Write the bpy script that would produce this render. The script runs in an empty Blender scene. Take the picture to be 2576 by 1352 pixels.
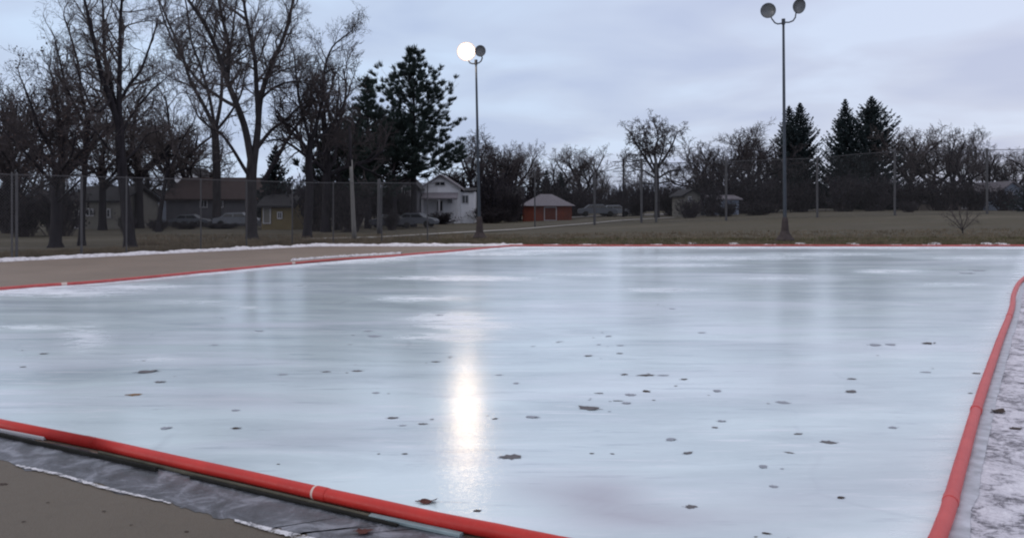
import bpy, math, random
from mathutils import Vector, Matrix, noise
S = bpy.context.scene
R = math.radians

# ------------------------------------------------------------------ camera
F, CX, HY, CAMH = 2143.0, 1287.5, 515.0, 1.6      # focal length, centre and horizon in units of a 2575 x 1352 picture
cam = bpy.data.cameras.new('camera'); camo = bpy.data.objects.new('camera', cam)
S.collection.objects.link(camo); S.camera = camo
camo.location = (0, 0, CAMH); camo.rotation_euler = (R(90), 0, 0)
cam.lens = F / 2575 * 36; cam.sensor_width = 36; cam.shift_y = -(676 - HY) / 2575
cam.clip_end = 2000; cam.clip_start = 0.05
S.render.resolution_x = 1024; S.render.resolution_y = 537
S.view_settings.view_transform = 'Standard'; S.view_settings.look = 'None'
S.view_settings.gamma = 1; S.view_settings.exposure = 0.12; S.view_settings.use_curve_mapping = False
S.render.engine = 'CYCLES'
S.cycles.pixel_filter_type = 'BLACKMAN_HARRIS'; S.cycles.filter_width = 2.1

# ------------------------------------------------------------------ world: overcast dusk
SUN_EL, SUN_ROT = R(9), R(250)
w = bpy.data.worlds.new('World'); S.world = w; w.use_nodes = True
nt = w.node_tree; N = nt.nodes; L = nt.links; N.clear()
def nd(t, **k):
    n = N.new(t)
    for a, b in k.items(): setattr(n, a, b)
    return n
out = nd('ShaderNodeOutputWorld'); bg1 = nd('ShaderNodeBackground'); bg2 = nd('ShaderNodeBackground'); mx = nd('ShaderNodeMixShader')
sky = nd('ShaderNodeTexSky', sky_type='NISHITA', sun_disc=False, sun_elevation=SUN_EL, sun_rotation=SUN_ROT, air_density=1.2, dust_density=0.6, ozone_density=2.5)
bg1.inputs['Strength'].default_value = 0.12
L.new(sky.outputs[0], bg1.inputs['Color'])
tc = nd('ShaderNodeTexCoord'); sep = nd('ShaderNodeSeparateXYZ'); L.new(tc.outputs['Generated'], sep.inputs[0])
den = nd('ShaderNodeMath', operation='MAXIMUM'); den.inputs[1].default_value = 0.0; L.new(sep.outputs[2], den.inputs[0])
add = nd('ShaderNodeMath', operation='ADD'); add.inputs[1].default_value = 0.13; L.new(den.outputs[0], add.inputs[0])
dx = nd('ShaderNodeMath', operation='DIVIDE'); dy = nd('ShaderNodeMath', operation='DIVIDE')
L.new(sep.outputs[0], dx.inputs[0]); L.new(add.outputs[0], dx.inputs[1]); L.new(sep.outputs[1], dy.inputs[0]); L.new(add.outputs[0], dy.inputs[1])
cmb = nd('ShaderNodeCombineXYZ'); L.new(dx.outputs[0], cmb.inputs[0]); L.new(dy.outputs[0], cmb.inputs[1])
nz = nd('ShaderNodeTexNoise'); nz.inputs['Scale'].default_value = 1.15; nz.inputs['Detail'].default_value = 4; nz.inputs['Roughness'].default_value = 0.45; nz.inputs['Distortion'].default_value = 0.3
L.new(cmb.outputs[0], nz.inputs['Vector'])
rmp = nd('ShaderNodeValToRGB'); cr = rmp.color_ramp
cr.elements[0].position = 0.38; cr.elements[0].color = (0.44, 0.52, 0.71, 1)
cr.elements[1].position = 0.63; cr.elements[1].color = (0.55, 0.665, 0.855, 1)
e = cr.elements.new(0.50); e.color = (0.495, 0.58, 0.755, 1)
L.new(nz.outputs['Fac'], rmp.inputs[0])
# clearer and bluer towards the left, warmer and greyer low on the right
px_ = nd('ShaderNodeMapRange'); px_.inputs[1].default_value = -0.1; px_.inputs[2].default_value = 0.6; L.new(sep.outputs[0], px_.inputs[0])
tint = nd('ShaderNodeMixRGB', blend_type='MULTIPLY'); tint.inputs[2].default_value = (1.09, 0.965, 0.93, 1)
L.new(px_.outputs[0], tint.inputs[0]); L.new(rmp.outputs[0], tint.inputs[1])
up_ = nd('ShaderNodeMapRange'); up_.inputs[1].default_value = 0.24; up_.inputs[2].default_value = 0.62; L.new(sep.outputs[2], up_.inputs[0])
zen = nd('ShaderNodeMixRGB'); zen.inputs[2].default_value = (0.78, 0.77, 0.83, 1); L.new(up_.outputs[0], zen.inputs[0]); L.new(tint.outputs[0], zen.inputs[1])
L.new(zen.outputs[0], bg2.inputs['Color']); bg2.inputs['Strength'].default_value = 1.12
mx.inputs[0].default_value = 0.88
L.new(bg1.outputs[0], mx.inputs[1]); L.new(bg2.outputs[0], mx.inputs[2]); L.new(mx.outputs[0], out.inputs[0])
sun = bpy.data.lights.new('sun', 'SUN'); sun.energy = 0.5; sun.angle = R(25); sun.color = (1, 0.93, 0.88)
so = bpy.data.objects.new('sun', sun); S.collection.objects.link(so)
so.rotation_euler = Vector((math.sin(SUN_ROT) * math.cos(SUN_EL), math.cos(SUN_ROT) * math.cos(SUN_EL), math.sin(SUN_EL))).to_track_quat('Z', 'Y').to_euler()

# ------------------------------------------------------------------ helpers
def PX(px, Y): return (px - CX) / F * Y
def PZ(py, Y): return CAMH + (HY - py) / F * Y
def GY(py, z=0.0): return (CAMH - z) * F / (py - HY)
def GP(px, py, z=0.0):
    Y = GY(py, z); return Vector((PX(px, Y), Y, z))
def sm(a, b, t):
    t = max(0, min(1, (t - a) / (b - a))); return t * t * (3 - 2 * t)
ZX = [(-400, 0), (0, 0), (6, .20), (9, .36), (15.8, .54), (21.5, .75), (27, .90), (36, 1.05), (500, 1.15)]
def gz(x, y):
    for (a, u), (b, v) in zip(ZX, ZX[1:]):
        if a <= x <= b: h = u + (v - u) * (x - a) / (b - a); break
    else: h = 0
    h *= sm(34.5, 64, y)
    base = -0.03 + 0.03 * sm(33, 36, y)
    return h + base
def tag(o, label=None, cat=None, group=None, kind=None):
    if label: o['label'] = label
    if cat: o['category'] = cat
    if group: o['group'] = group
    if kind: o['kind'] = kind
    return o
def empty(name, loc, label, cat, group=None, rz=0):
    o = bpy.data.objects.new(name, None); S.collection.objects.link(o); o.location = loc; o.rotation_euler = (0, 0, rz)
    o.empty_display_size = 0.2
    return tag(o, label, cat, group)
def copy_tree(o, parent=None):
    c = o.copy(); S.collection.objects.link(c); c.parent = parent
    for ch in list(o.children): copy_tree(ch, c)
    return c

class MB:
    def __init__(s): s.v = []; s.f = []
    def quad(s, *p):
        n = len(s.v); s.v += [tuple(q) for q in p]; s.f.append(tuple(range(n, n + len(p))))
    def box(s, x0, x1, y0, y1, z0, z1):
        n = len(s.v)
        s.v += [(x0,y0,z0),(x1,y0,z0),(x1,y1,z0),(x0,y1,z0),(x0,y0,z1),(x1,y0,z1),(x1,y1,z1),(x0,y1,z1)]
        for q in ((0,3,2,1),(4,5,6,7),(0,1,5,4),(1,2,6,5),(2,3,7,6),(3,0,4,7)): s.f.append(tuple(n+i for i in q))
    def tube(s, pts, rad, k=8, cap=True):
        n0 = len(s.v); v = s.v; f = s.f; m = len(pts)
        prev = None
        for i in range(m):
            d = (pts[min(i+1, m-1)] - pts[max(i-1, 0)])
            if d.length < 1e-9: d = Vector((0,0,1))
            d.normalize()
            if prev is None:
                a = Vector((0,0,1)) if abs(d.z) < .9 else Vector((1,0,0))
                u = d.cross(a).normalized()
            else:
                u = (prev - d * prev.dot(d))
                u = u.normalized() if u.length > 1e-6 else d.orthogonal().normalized()
            prev = u; w_ = d.cross(u); p = pts[i]; r = rad[i] if isinstance(rad, (list, tuple)) else rad
            for j in range(k):
                c, q = CS[k][j]
                v.append((p.x + r*(u.x*c + w_.x*q), p.y + r*(u.y*c + w_.y*q), p.z + r*(u.z*c + w_.z*q)))
        for i in range(m-1):
            a = n0 + i*k; b = a + k
            for j in range(k):
                j2 = (j+1) % k; f.append((a+j, a+j2, b+j2, b+j))
        if cap and k > 3:
            f.append(tuple(n0+j for j in reversed(range(k)))); f.append(tuple(n0+(m-1)*k+j for j in range(k)))
    def lathe(s, prof, axis_o, axis, k=20):
        axis = axis.normalized(); u = axis.orthogonal().normalized(); w_ = axis.cross(u); n0 = len(s.v)
        for (r, t) in prof:
            for j in range(k):
                a = 2*math.pi*j/k; s.v.append(tuple(axis_o + axis*t + u*(r*math.cos(a)) + w_*(r*math.sin(a))))
        for i in range(len(prof)-1):
            for j in range(k):
                j2 = (j+1) % k; a = n0+i*k; b = a+k; s.f.append((a+j, a+j2, b+j2, b+j))
    def build(s, name, mat, parent=None, smooth=False, loc=None):
        me = bpy.data.meshes.new(name); me.from_pydata(s.v, [], s.f); me.validate(); me.materials.append(mat)
        if smooth: me.shade_smooth()
        o = bpy.data.objects.new(name, me); S.collection.objects.link(o)
        if parent: o.parent = parent
        if loc is not None: o.location = loc
        return o
CS = {k: [(math.cos(2*math.pi*j/k), math.sin(2*math.pi*j/k)) for j in range(k)] for k in range(3, 33)}

# ------------------------------------------------------------------ materials
class Mat:
    def __init__(s, name, col=(.5,.5,.5), rough=.8, spec=.5, metal=0):
        s.m = bpy.data.materials.new(name); s.m.use_nodes = True; s.nt = s.m.node_tree
        s.b = s.nt.nodes['Principled BSDF']; s.b.inputs['Base Color'].default_value = (*col, 1)
        s.b.inputs['Roughness'].default_value = rough; s.b.inputs['Specular IOR Level'].default_value = spec; s.b.inputs['Metallic'].default_value = metal
    def n(s, t, **k):
        n = s.nt.nodes.new(t)
        for a, b in k.items(): setattr(n, a, b)
        return n
    def l(s, a, b): s.nt.links.new(a, b)
    def noise(s, scale, detail=4, rough=.55, stretch=(1,1,1), dist=0, coord='Object'):
        tc = s.n('ShaderNodeTexCoord'); mp = s.n('ShaderNodeMapping'); mp.inputs['Scale'].default_value = stretch
        nz = s.n('ShaderNodeTexNoise'); nz.inputs['Scale'].default_value = scale; nz.inputs['Detail'].default_value = detail
        nz.inputs['Roughness'].default_value = rough; nz.inputs['Distortion'].default_value = dist
        s.l(tc.outputs[coord], mp.inputs[0]); s.l(mp.outputs[0], nz.inputs['Vector']); return nz.outputs['Fac']
    def ramp(s, fac, stops):
        r = s.n('ShaderNodeValToRGB'); c = r.color_ramp
        c.elements[0].position = stops[0][0]; c.elements[0].color = (*stops[0][1], 1)
        c.elements[1].position = stops[-1][0]; c.elements[1].color = (*stops[-1][1], 1)
        for p, q in stops[1:-1]: e = c.elements.new(p); e.color = (*q, 1)
        s.l(fac, r.inputs[0]); return r.outputs[0]
    def mixc(s, fac, a, b, mode='MIX'):
        m = s.n('ShaderNodeMixRGB', blend_type=mode)
        for k, x in enumerate((fac, a, b)):
            if isinstance(x, (int, float)): m.inputs[k].default_value = x
            elif isinstance(x, tuple): m.inputs[k].default_value = (*x, 1)
            else: s.l(x, m.inputs[k])
        return m.outputs[0]
    def maprange(s, x, a, b, c=0, d=1):
        m = s.n('ShaderNodeMapRange'); s.l(x, m.inputs[0])
        for i, q in enumerate((a, b, c, d)): m.inputs[i+1].default_value = q
        return m.outputs[0]
    def math(s, op, a, b):
        m = s.n('ShaderNodeMath', operation=op)
        for k, x in enumerate((a, b)):
            if isinstance(x, (int, float)): m.inputs[k].default_value = x
            else: s.l(x, m.inputs[k])
        return m.outputs[0]
    def col(s, x): s.l(x, s.b.inputs['Base Color']); return s
    def rough(s, x): s.l(x, s.b.inputs['Roughness']); return s
    def bump(s, h, strength=.3, dist=.02):
        b = s.n('ShaderNodeBump'); b.inputs['Strength'].default_value = strength; b.inputs['Distance'].default_value = dist
        s.l(h, b.inputs['Height']); s.l(b.outputs[0], s.b.inputs['Normal']); return s
def simple(name, col, rough=.8, spec=.4, var=.25, scale=3, metal=0, stretch=(1,1,1)):
    M = Mat(name, col, rough, spec, metal)
    f = M.noise(scale, 5, .6, stretch)
    a = tuple(c*(1-var) for c in col); b = tuple(min(1, c*(1+var)) for c in col)
    M.col(M.ramp(f, [(.3, a), (.7, b)])); return M.m
mBark = simple('bark', (.036,.033,.036), .95, .15, .35, 8, stretch=(1,1,.2))
mBarkDark = simple('dark_bark', (.022,.020,.024), .95, .15, .35, 8, stretch=(1,1,.2))
mBarkPale = simple('grey_bark', (.055,.052,.052), .95, .15, .3, 8, stretch=(1,1,.2))
mTwig = simple('twigs', (.082,.071,.072), .95, .1, .3, 1.5)
mTwigDark = simple('dark_twigs', (.060,.052,.055), .95, .1, .3, 1.5)
mDead = simple('dead_leaves', (.070,.052,.048), .9, .1, .4, 2)
mSpruce = simple('spruce_needles', (.020,.030,.033), .85, .2, .5, 1.2)
mPine = simple('pine_needles', (.032,.046,.042), .85, .2, .5, .9)
mBrush = simple('brush', (.026,.024,.030), .95, .1, .45, .8)
mGalv = simple('galvanised_steel', (.085,.085,.092), .75, .25, .15, 6, metal=.1)
mPole = simple('pole_steel', (.045,.055,.07), .55, .4, .15, 5, metal=.3)
mPoleLow = simple('pole_footing', (.055,.045,.045), .9, .2, .3, 5)
mWood = simple('weathered_wood_pole', (.17,.165,.16), .9, .2, .2, 4, stretch=(4,4,.3))
mWhiteWall = simple('white_siding', (.62,.63,.67), .7, .3, .08, 2)
mCream = simple('cream_siding', (.17,.165,.15), .8, .3, .12, 2)
mYellow = simple('tan_siding', (.17,.135,.072), .8, .3, .12, 2)
mBlueWall = simple('pale_blue_siding', (.22,.26,.34), .7, .3, .12, 2)
mGreyWall = simple('grey_siding', (.10,.10,.115), .8, .3, .12, 2)
mRoofBrown = simple('brown_shingles', (.040,.027,.027), .9, .2, .25, 4)
mRoofDark = simple('dark_shingles', (.030,.030,.034), .9, .2, .25, 4)
mRoofGrey = simple('grey_shingles', (.155,.145,.165), .9, .2, .15, 4)
mGlass = Mat('window_glass', (.015,.018,.022), .15, .5).m
mTrim = simple('white_trim', (.40,.40,.43), .6, .3, .08, 3)
mDoor = simple('dark_door', (.025,.025,.03), .6, .3, .1, 3)
mTyre = simple('rubber', (.02,.02,.02), .9, .2, .1, 3)
mCarW = simple('white_car_paint', (.18,.195,.225), .6, .3, .1, 2)
mCarS = simple('silver_car_paint', (.10,.11,.13), .6, .3, .04, 2)
mCarD = simple('dark_car_paint', (.03,.034,.045), .3, .5, .04, 2)
def brick_mat():
    M = Mat('orange_brick', (.25,.07,.04), .9, .2)
    tc = M.n('ShaderNodeTexCoord'); b = M.n('ShaderNodeTexBrick'); mp = M.n('ShaderNodeMapping'); mp.inputs['Rotation'].default_value = (R(90), 0, 0)
    M.l(tc.outputs['Object'], mp.inputs[0]); M.l(mp.outputs[0], b.inputs['Vector'])
    b.inputs['Color1'].default_value = (.21,.052,.030,1); b.inputs['Color2'].default_value = (.15,.040,.026,1); b.inputs['Mortar'].default_value = (.16,.09,.07,1)
    b.inputs['Scale'].default_value = 4; b.inputs['Mortar Size'].default_value = .012
    f = M.noise(.9, 4); c = M.mixc(M.maprange(f, .35, .65, 0, .5), b.outputs[0], (.07,.03,.025)); M.col(c); return M.m
mBrick = brick_mat()
def grass_mat():
    M = Mat('winter_grass', (.06,.06,.05), .95, .1)
    a = M.noise(.16, 5, .6, (.5,1.6,1)); b = M.noise(2.2, 6, .7); c = M.noise(30, 3, .7)
    c1 = M.ramp(a, [(.30, (.062,.060,.042)), (.46, (.100,.088,.072)), (.54, (.088,.082,.070)), (.66, (.140,.126,.106))])
    c2 = M.mixc(M.maprange(b, .35, .75, 0, .55), c1, (.048,.052,.022))
    c3 = M.mixc(M.maprange(c, .3, .8, 0, .5), c2, (.14,.12,.095)); M.col(c3); M.bump(c, .8, .04); return M.m
mGrass = grass_mat()
def asphalt_mat(name, col, spec=.35, rough=.75):
    M = Mat(name, col, rough, spec)
    a = M.noise(.5, 5, .6); b = M.noise(140, 3, .6); c = M.noise(6, 6, .7)
    d = tuple(x*.78 for x in col); e = tuple(x*1.2 for x in col)
    c1 = M.ramp(a, [(.3, d), (.7, e)])
    c2 = M.mixc(M.maprange(b, .35, .7, 0, .55), c1, tuple(x*1.7 for x in col))
    c3 = M.mixc(M.maprange(c, .55, .75, 0, .5), c2, tuple(x*.7 for x in col))
    g2 = M.noise(420, 2, .5); c4 = M.mixc(M.maprange(g2, .58, .7, 0, .6), c3, tuple(min(.5, x*2.4) for x in col)); M.col(c4); M.bump(b, .7, .006); return M.m
mAsphalt = asphalt_mat('court_asphalt', (.165,.128,.102), .4, .65)
mAsphaltDark = asphalt_mat('dark_asphalt', (.088,.073,.056), .35, .6)
mRoad = asphalt_mat('road_asphalt', (.15,.145,.14), .3, .8)
mPath = asphalt_mat('concrete_path', (.30,.29,.27), .3, .85)
def wetice_mat():
    M = Mat('refrozen_slush', (.2,.2,.24), .4, .5)
    a = M.noise(4.2, 8, .7, (1,1,1), .9); b = M.noise(22, 7, .75, dist=.6)
    c = M.ramp(a, [(.38, (.022,.024,.030)), (.5, (.060,.065,.080)), (.62, (.19,.20,.235))])
    M.col(M.mixc(M.maprange(b, .55, .72, 0, .6), c, (.30,.30,.35))); M.rough(M.maprange(b, .3, .7, .22, .55)); M.bump(b, .22, .008); return M.m
mWet = wetice_mat()
def frosty_mat():
    M = Mat('frosted_gravelly_ground', (.4,.4,.5), .8, .3)
    a = M.noise(2.6, 8, .72, (1,1,1), 1.1); b = M.noise(15, 8, .8, dist=.8); c = M.noise(80, 5, .75)
    x = M.math('ADD', M.math('MULTIPLY', a, .55), M.math('MULTIPLY', b, .45))
    k = M.ramp(x, [(.38, (.085,.082,.095)), (.45, (.22,.215,.25)), (.50, (.56,.55,.62)), (.60, (.76,.75,.82))])
    M.col(M.mixc(M.maprange(c, .55, .7, 0, .5), k, (.12,.11,.14))); M.bump(x, .6, .03); return M.m
mFrosty = frosty_mat()
def snow_mat():
    M = Mat('old_snow', (.7,.7,.74), .8, .2); a = M.noise(9, 6, .7)
    M.col(M.ramp(a, [(.3, (.42,.40,.42)), (.5, (.68,.66,.70)), (.8, (.82,.82,.86))])); M.bump(a, .5, .03); return M.m
mSnow = snow_mat()
def crust_mat():
    M = Mat('thin_frost_crust', (.62,.62,.66), .8, .2); a = M.noise(16, 7, .75, (1,1,1), .5)
    t = M.n('ShaderNodeBsdfTransparent'); mm = M.n('ShaderNodeMixShader'); o = [n for n in M.nt.nodes if n.type == 'OUTPUT_MATERIAL'][0]
    M.l(M.maprange(a, .36, .54), mm.inputs[0]); M.l(t.outputs[0], mm.inputs[1]); M.l(M.b.outputs[0], mm.inputs[2]); M.l(mm.outputs[0], o.inputs[0]); return M.m
mCrust = crust_mat()
def ice_mat():
    M = Mat('rink_ice', (.6,.7,.8), .2, .5)
    M.b.inputs['IOR'].default_value = 1.42
    big = M.noise(.16, 4, .5, (1,1.6,1), .5); mid = M.noise(.8, 5, .6, (.45,1.5,1), .6); fine = M.noise(5, 6, .7, (.4,1.2,1), .3)
    far_ = M.noise(.55, 5, .62, (.30,1.1,1), .9)
    at = M.n('ShaderNodeAttribute', attribute_name='frost'); fr = at.outputs['Fac']
    at2 = M.n('ShaderNodeAttribute', attribute_name='murk'); mk = at2.outputs['Fac']
    c = M.ramp(big, [(.28, (.54,.63,.69)), (.5, (.65,.765,.81)), (.72, (.69,.785,.86))])
    c = M.mixc(M.maprange(mid, .40, .66, 0, .60), c, (.34,.41,.47))
    c = M.mixc(M.maprange(fine, .52, .75, 0, .22), c, (.68,.73,.78))
    c = M.mixc(M.maprange(far_, .50, .68, 0, .55), c, (.76,.79,.90))
    dash = M.noise(2.4, 5, .75, (.35,3.2,1), .35); c = M.mixc(M.maprange(dash, .57, .66, 0, .45), c, (.30,.36,.44)); c = M.mixc(M.maprange(dash, .43, .34, 0, .55), c, (.80,.83,.90))
    vt = M.n('ShaderNodeTexVoronoi', feature='DISTANCE_TO_EDGE'); vt.inputs['Scale'].default_value = .55; tc_ = M.n('ShaderNodeTexCoord'); wv_ = M.n('ShaderNodeMixRGB'); wv_.inputs[0].default_value = .35
    nn_ = M.n('ShaderNodeTexNoise'); nn_.inputs['Scale'].default_value = .9; M.l(tc_.outputs['Object'], wv_.inputs[1]); M.l(nn_.outputs['Color'], wv_.inputs[2]); M.l(tc_.outputs['Object'], nn_.inputs['Vector']); M.l(wv_.outputs[0], vt.inputs['Vector'])
    c = M.mixc(M.math('MULTIPLY', M.maprange(vt.outputs['Distance'], .0, .012, .35, 0), M.maprange(M.noise(.7, 3), .5, .62, 0, 1)), c, (.42,.48,.55))
    c = M.mixc(mk, c, (.40,.40,.46))
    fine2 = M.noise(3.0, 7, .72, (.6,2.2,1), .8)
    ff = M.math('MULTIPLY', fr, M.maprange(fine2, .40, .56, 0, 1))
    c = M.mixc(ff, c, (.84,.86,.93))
    M.col(c)
    r0 = M.math('ADD', M.maprange(mid, .3, .7, .135, .175), M.maprange(far_, .4, .65, 0, .06))
    r1 = M.math('ADD', r0, M.math('MULTIPLY', ff, .5)); M.rough(r1)
    cr = M.noise(26, 5, .7, (1,1,1), .6)
    h = M.math('ADD', M.math('MULTIPLY', M.noise(3.2, 4, .6, (.6,1,1)), .6), M.math('MULTIPLY', cr, .45))
    M.bump(h, .17, .012)
    return M.m
mIce = ice_mat()
def pipe_mat():
    M = Mat('red_plastic_pipe', (.45,.03,.025), .42, .35)
    a = M.noise(3, 6, .65, (1,1,1)); b = M.noise(40, 5, .7)
    c = M.ramp(a, [(.3, (.40,.018,.016)), (.7, (.56,.032,.024))])
    M.col(M.mixc(M.maprange(b, .55, .8, 0, .35), c, (.50,.12,.11))); M.rough(M.maprange(b, .3, .7, .38, .6)); return M.m
mPipe = pipe_mat()
def pipe2():
    M = Mat('frosted_red_pipe', (.6,.1,.1), .5, .4); b = M.noise(30, 6, .7); a = M.noise(2.5, 4)
    c = M.ramp(a, [(.3, (.40,.05,.05)), (.7, (.50,.09,.085))])
    M.col(M.mixc(M.maprange(b, .5, .8, 0, .5), c, (.70,.40,.42))); return M.m
mPipe2 = pipe2()
mTape = simple('pale_tape', (.62,.50,.46), .6, .3, .1, 10)
mBoard = simple('dark_board', (.018,.018,.017), .9, .1, .4, 6)
mBoardG = simple('weathered_board', (.085,.080,.062), .9, .15, .3, 8)
mTeal = simple('pale_plank', (.20,.26,.28), .6, .4, .2, 8)
mLeaf = simple('brown_leaf', (.055,.040,.035), .8, .2, .4, 20)
mLeafT = simple('tan_leaf', (.20,.115,.05), .8, .2, .3, 20)
mLeafG = simple('grey_sunken_leaf', (.13,.125,.135), .8, .2, .3, 20)
mLeafF = simple('faint_sunken_leaf', (.27,.29,.34), .7, .2, .2, 20)
mLeafR = simple('russet_leaf', (.085,.028,.022), .8, .2, .4, 20)

# ------------------------------------------------------------------ setting
def sheet(name, rows, mat, kind='structure', smooth=False):
    m = MB(); nr = len(rows); nc = len(rows[0])
    for r in rows: m.v += [tuple(p) for p in r]
    for i in range(nr-1):
        for j in range(nc-1):
            a = i*nc+j; m.f.append((a, a+1, a+nc+1, a+nc))
    o = m.build(name, mat, smooth=smooth)
    if kind: o['kind'] = kind
    return o
def axis(segs):
    out = []
    for a, b, st in segs:
        n = int(round((b-a)/st)); out += [a + (b-a)*i/n for i in range(n)]
    out.append(segs[-1][1]); return out
xs = axis([(-900,-120,60), (-120,-40,8), (-40,70,1.5), (70,150,8), (150,900,75)])
ys = axis([(-60,30,15), (30,75,1.0), (75,150,7.5), (150,900,75)])
g = sheet('ground', [[(x, y, gz(x, y) + (noise.noise((x*.4, y*.4, 0))*.03 if y > 36 else 0)) for x in xs] for y in ys], mGrass, smooth=True)

NL, NR, FR, FL = Vector((-12.7,10.95,0)), Vector((1.525,3.26,0)), Vector((19.9,32.5,0)), Vector((0.0,32.6,0))
# court surface round the rink
edge = [(-40,-12), (-24,6), (-19.5,16.5), (-14.6,24.3), (-10.8,29.4), (-7.6,33.7), (0,33.75), (22,33.4)]
m = MB(); m.quad(*([(x, y, 0) for x, y in edge] + [(22,-12,0)])[::-1]); cs = m.build('court', mAsphalt); cs['kind'] = 'structure'

# ice sheet
rows = []
n_s, n_t = 200, 200
fr, mk = [], []
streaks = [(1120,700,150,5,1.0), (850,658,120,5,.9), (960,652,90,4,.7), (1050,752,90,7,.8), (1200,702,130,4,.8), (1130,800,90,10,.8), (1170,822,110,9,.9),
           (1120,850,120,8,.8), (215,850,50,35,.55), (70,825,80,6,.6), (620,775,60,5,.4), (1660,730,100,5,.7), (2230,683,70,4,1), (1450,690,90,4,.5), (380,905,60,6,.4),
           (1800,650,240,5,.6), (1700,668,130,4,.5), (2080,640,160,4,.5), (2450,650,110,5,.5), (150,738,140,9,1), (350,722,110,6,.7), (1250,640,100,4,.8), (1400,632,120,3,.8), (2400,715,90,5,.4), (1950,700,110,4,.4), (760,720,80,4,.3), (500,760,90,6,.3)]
murks = [(1500,1250,130,55,.9), (1330,1230,90,40,.4), (1620,1310,170,30,.6), (1900,1300,330,70,.35), (2250,1170,230,90,.35), (620,1010,300,22,.25), (820,1100,250,40,.25), (2100,1000,160,45,.25)]
for i in range(n_t+1):
    t = (i/n_t); row = []
    for j in range(n_s+1):
        s_ = j/n_s
        p = (NL.lerp(NR, s_)).lerp(FL.lerp(FR, s_), t); p.z = .012
        row.append(p)
        q = CX + F*p.x/p.y; y_ = HY + F*CAMH/p.y
        d_left = s_*16; d_far = (1-t)*26; d_near = t*26; d_right = (1-s_)*16
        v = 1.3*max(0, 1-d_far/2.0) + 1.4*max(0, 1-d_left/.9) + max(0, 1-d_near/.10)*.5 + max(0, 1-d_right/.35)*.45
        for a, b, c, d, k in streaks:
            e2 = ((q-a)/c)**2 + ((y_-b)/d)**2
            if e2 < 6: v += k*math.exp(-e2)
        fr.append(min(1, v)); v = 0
        for a, b, c, d, k in murks:
            e2 = ((q-a)/c)**2 + ((y_-b)/d)**2
            if e2 < 6: v += k*math.exp(-e2)
        mk.append(min(1, v))
    rows.append(row)
ice = sheet('ice', rows, mIce)
for nm, dat in (('frost', fr), ('murk', mk)):
    at = ice.data.attributes.new(nm, 'FLOAT', 'POINT'); at.data.foreach_set('value', dat)

# slush strip outside the near pipe, and its white crust
rnd = random.Random(3)
def strip(name, A, B, mat, z, kind='structure', jit=.03, n=120, seed=0):
    rr = random.Random(seed)
    def samp(P, t):
        k = t*(len(P)-1); i = min(int(k), len(P)-2); return P[i].lerp(P[i+1], k-i)
    rows = [[], []]
    for i in range(n+1):
        t = i/n; a = samp(A, t); b = samp(B, t)
        j1 = noise.noise((t*37, seed, 0))*jit + noise.noise((t*150, seed, 3))*jit*.6; j2 = noise.noise((t*31, seed, 7))*jit*1.2 + noise.noise((t*170, seed, 9))*jit*.6
        rows[0].append((a.x, a.y+j1, z)); rows[1].append((b.x, b.y+j2, z))
    return sheet(name, rows[::-1], mat, kind)
A = [GP(-400,985), GP(0,1085), GP(430,1180), GP(800,1270), GP(1100,1335), GP(1500,1425)]
B = [GP(-400,1060), GP(60,1175), GP(430,1268), GP(610,1318), GP(800,1352), GP(1200,1490)]
strip('slush_strip', A, B, mWet, .004, jit=.05, seed=1)
B2 = [GP(40,1170), GP(150,1192), GP(260,1225), GP(430,1266)]; B3 = [GP(40,1174), GP(150,1199), GP(260,1232), GP(430,1269)]
B0 = [GP(30,1158), GP(150,1185), GP(260,1215), GP(430,1256)]; B4 = [GP(30,1180), GP(150,1210), GP(260,1240), GP(430,1280)]
strip('frost_crust', B2, B3, mCrust, .010, jit=.012, seed=4)

strip('frost_crust', [GP(590,1308), GP(680,1330), GP(760,1348), GP(840,1368)], [GP(590,1314), GP(680,1341), GP(760,1360), GP(840,1380)], mCrust, .010, jit=.01, seed=6)

m = MB(); m.quad((-9.5,8.6,.002), (-9,2,.002), (2,-3,.002), (1.6,3.2,.002), (-3.6,5.9,.002)); dm = m.build('dark_asphalt', mAsphaltDark); dm['kind'] = 'structure'  # darker-toned asphalt sheet over the near part of the court
# frosted ground right of the right-hand pipe
rp = [Vector((1.45,3.1,0))] + [GP(a, b, .05) for a, b in ((2358,1352), (2412,1180), (2455,1030), (2488,930), (2520,840), (2536,800), (2546,768), (2549,742), (2560,715), (2578,697))] + [Vector((12.9,20.9,0)), Vector((19.95,33.2,0))]
m = MB()
pts = [(p.x, p.y, .004) for p in rp] + [(40,33.2,.004), (40,2,.004), (3,2,.004)]
m.quad(*pts[::-1]); fg = m.build('frosted_ground', mFrosty); fg['kind'] = 'structure'

mLedge = simple('pale_ice_ledge', (.42,.44,.50), .4, .4, .3, 9)
led = [Vector(q) for q in [(p.x, p.y, 0) for p in rp[:-2]]]
strip('ice_ledge', [p + Vector((.03,0,0)) for p in led], [p + Vector((.115,-.02,0)) for p in led], mLedge, .009, jit=.03, n=200, seed=22)
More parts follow.
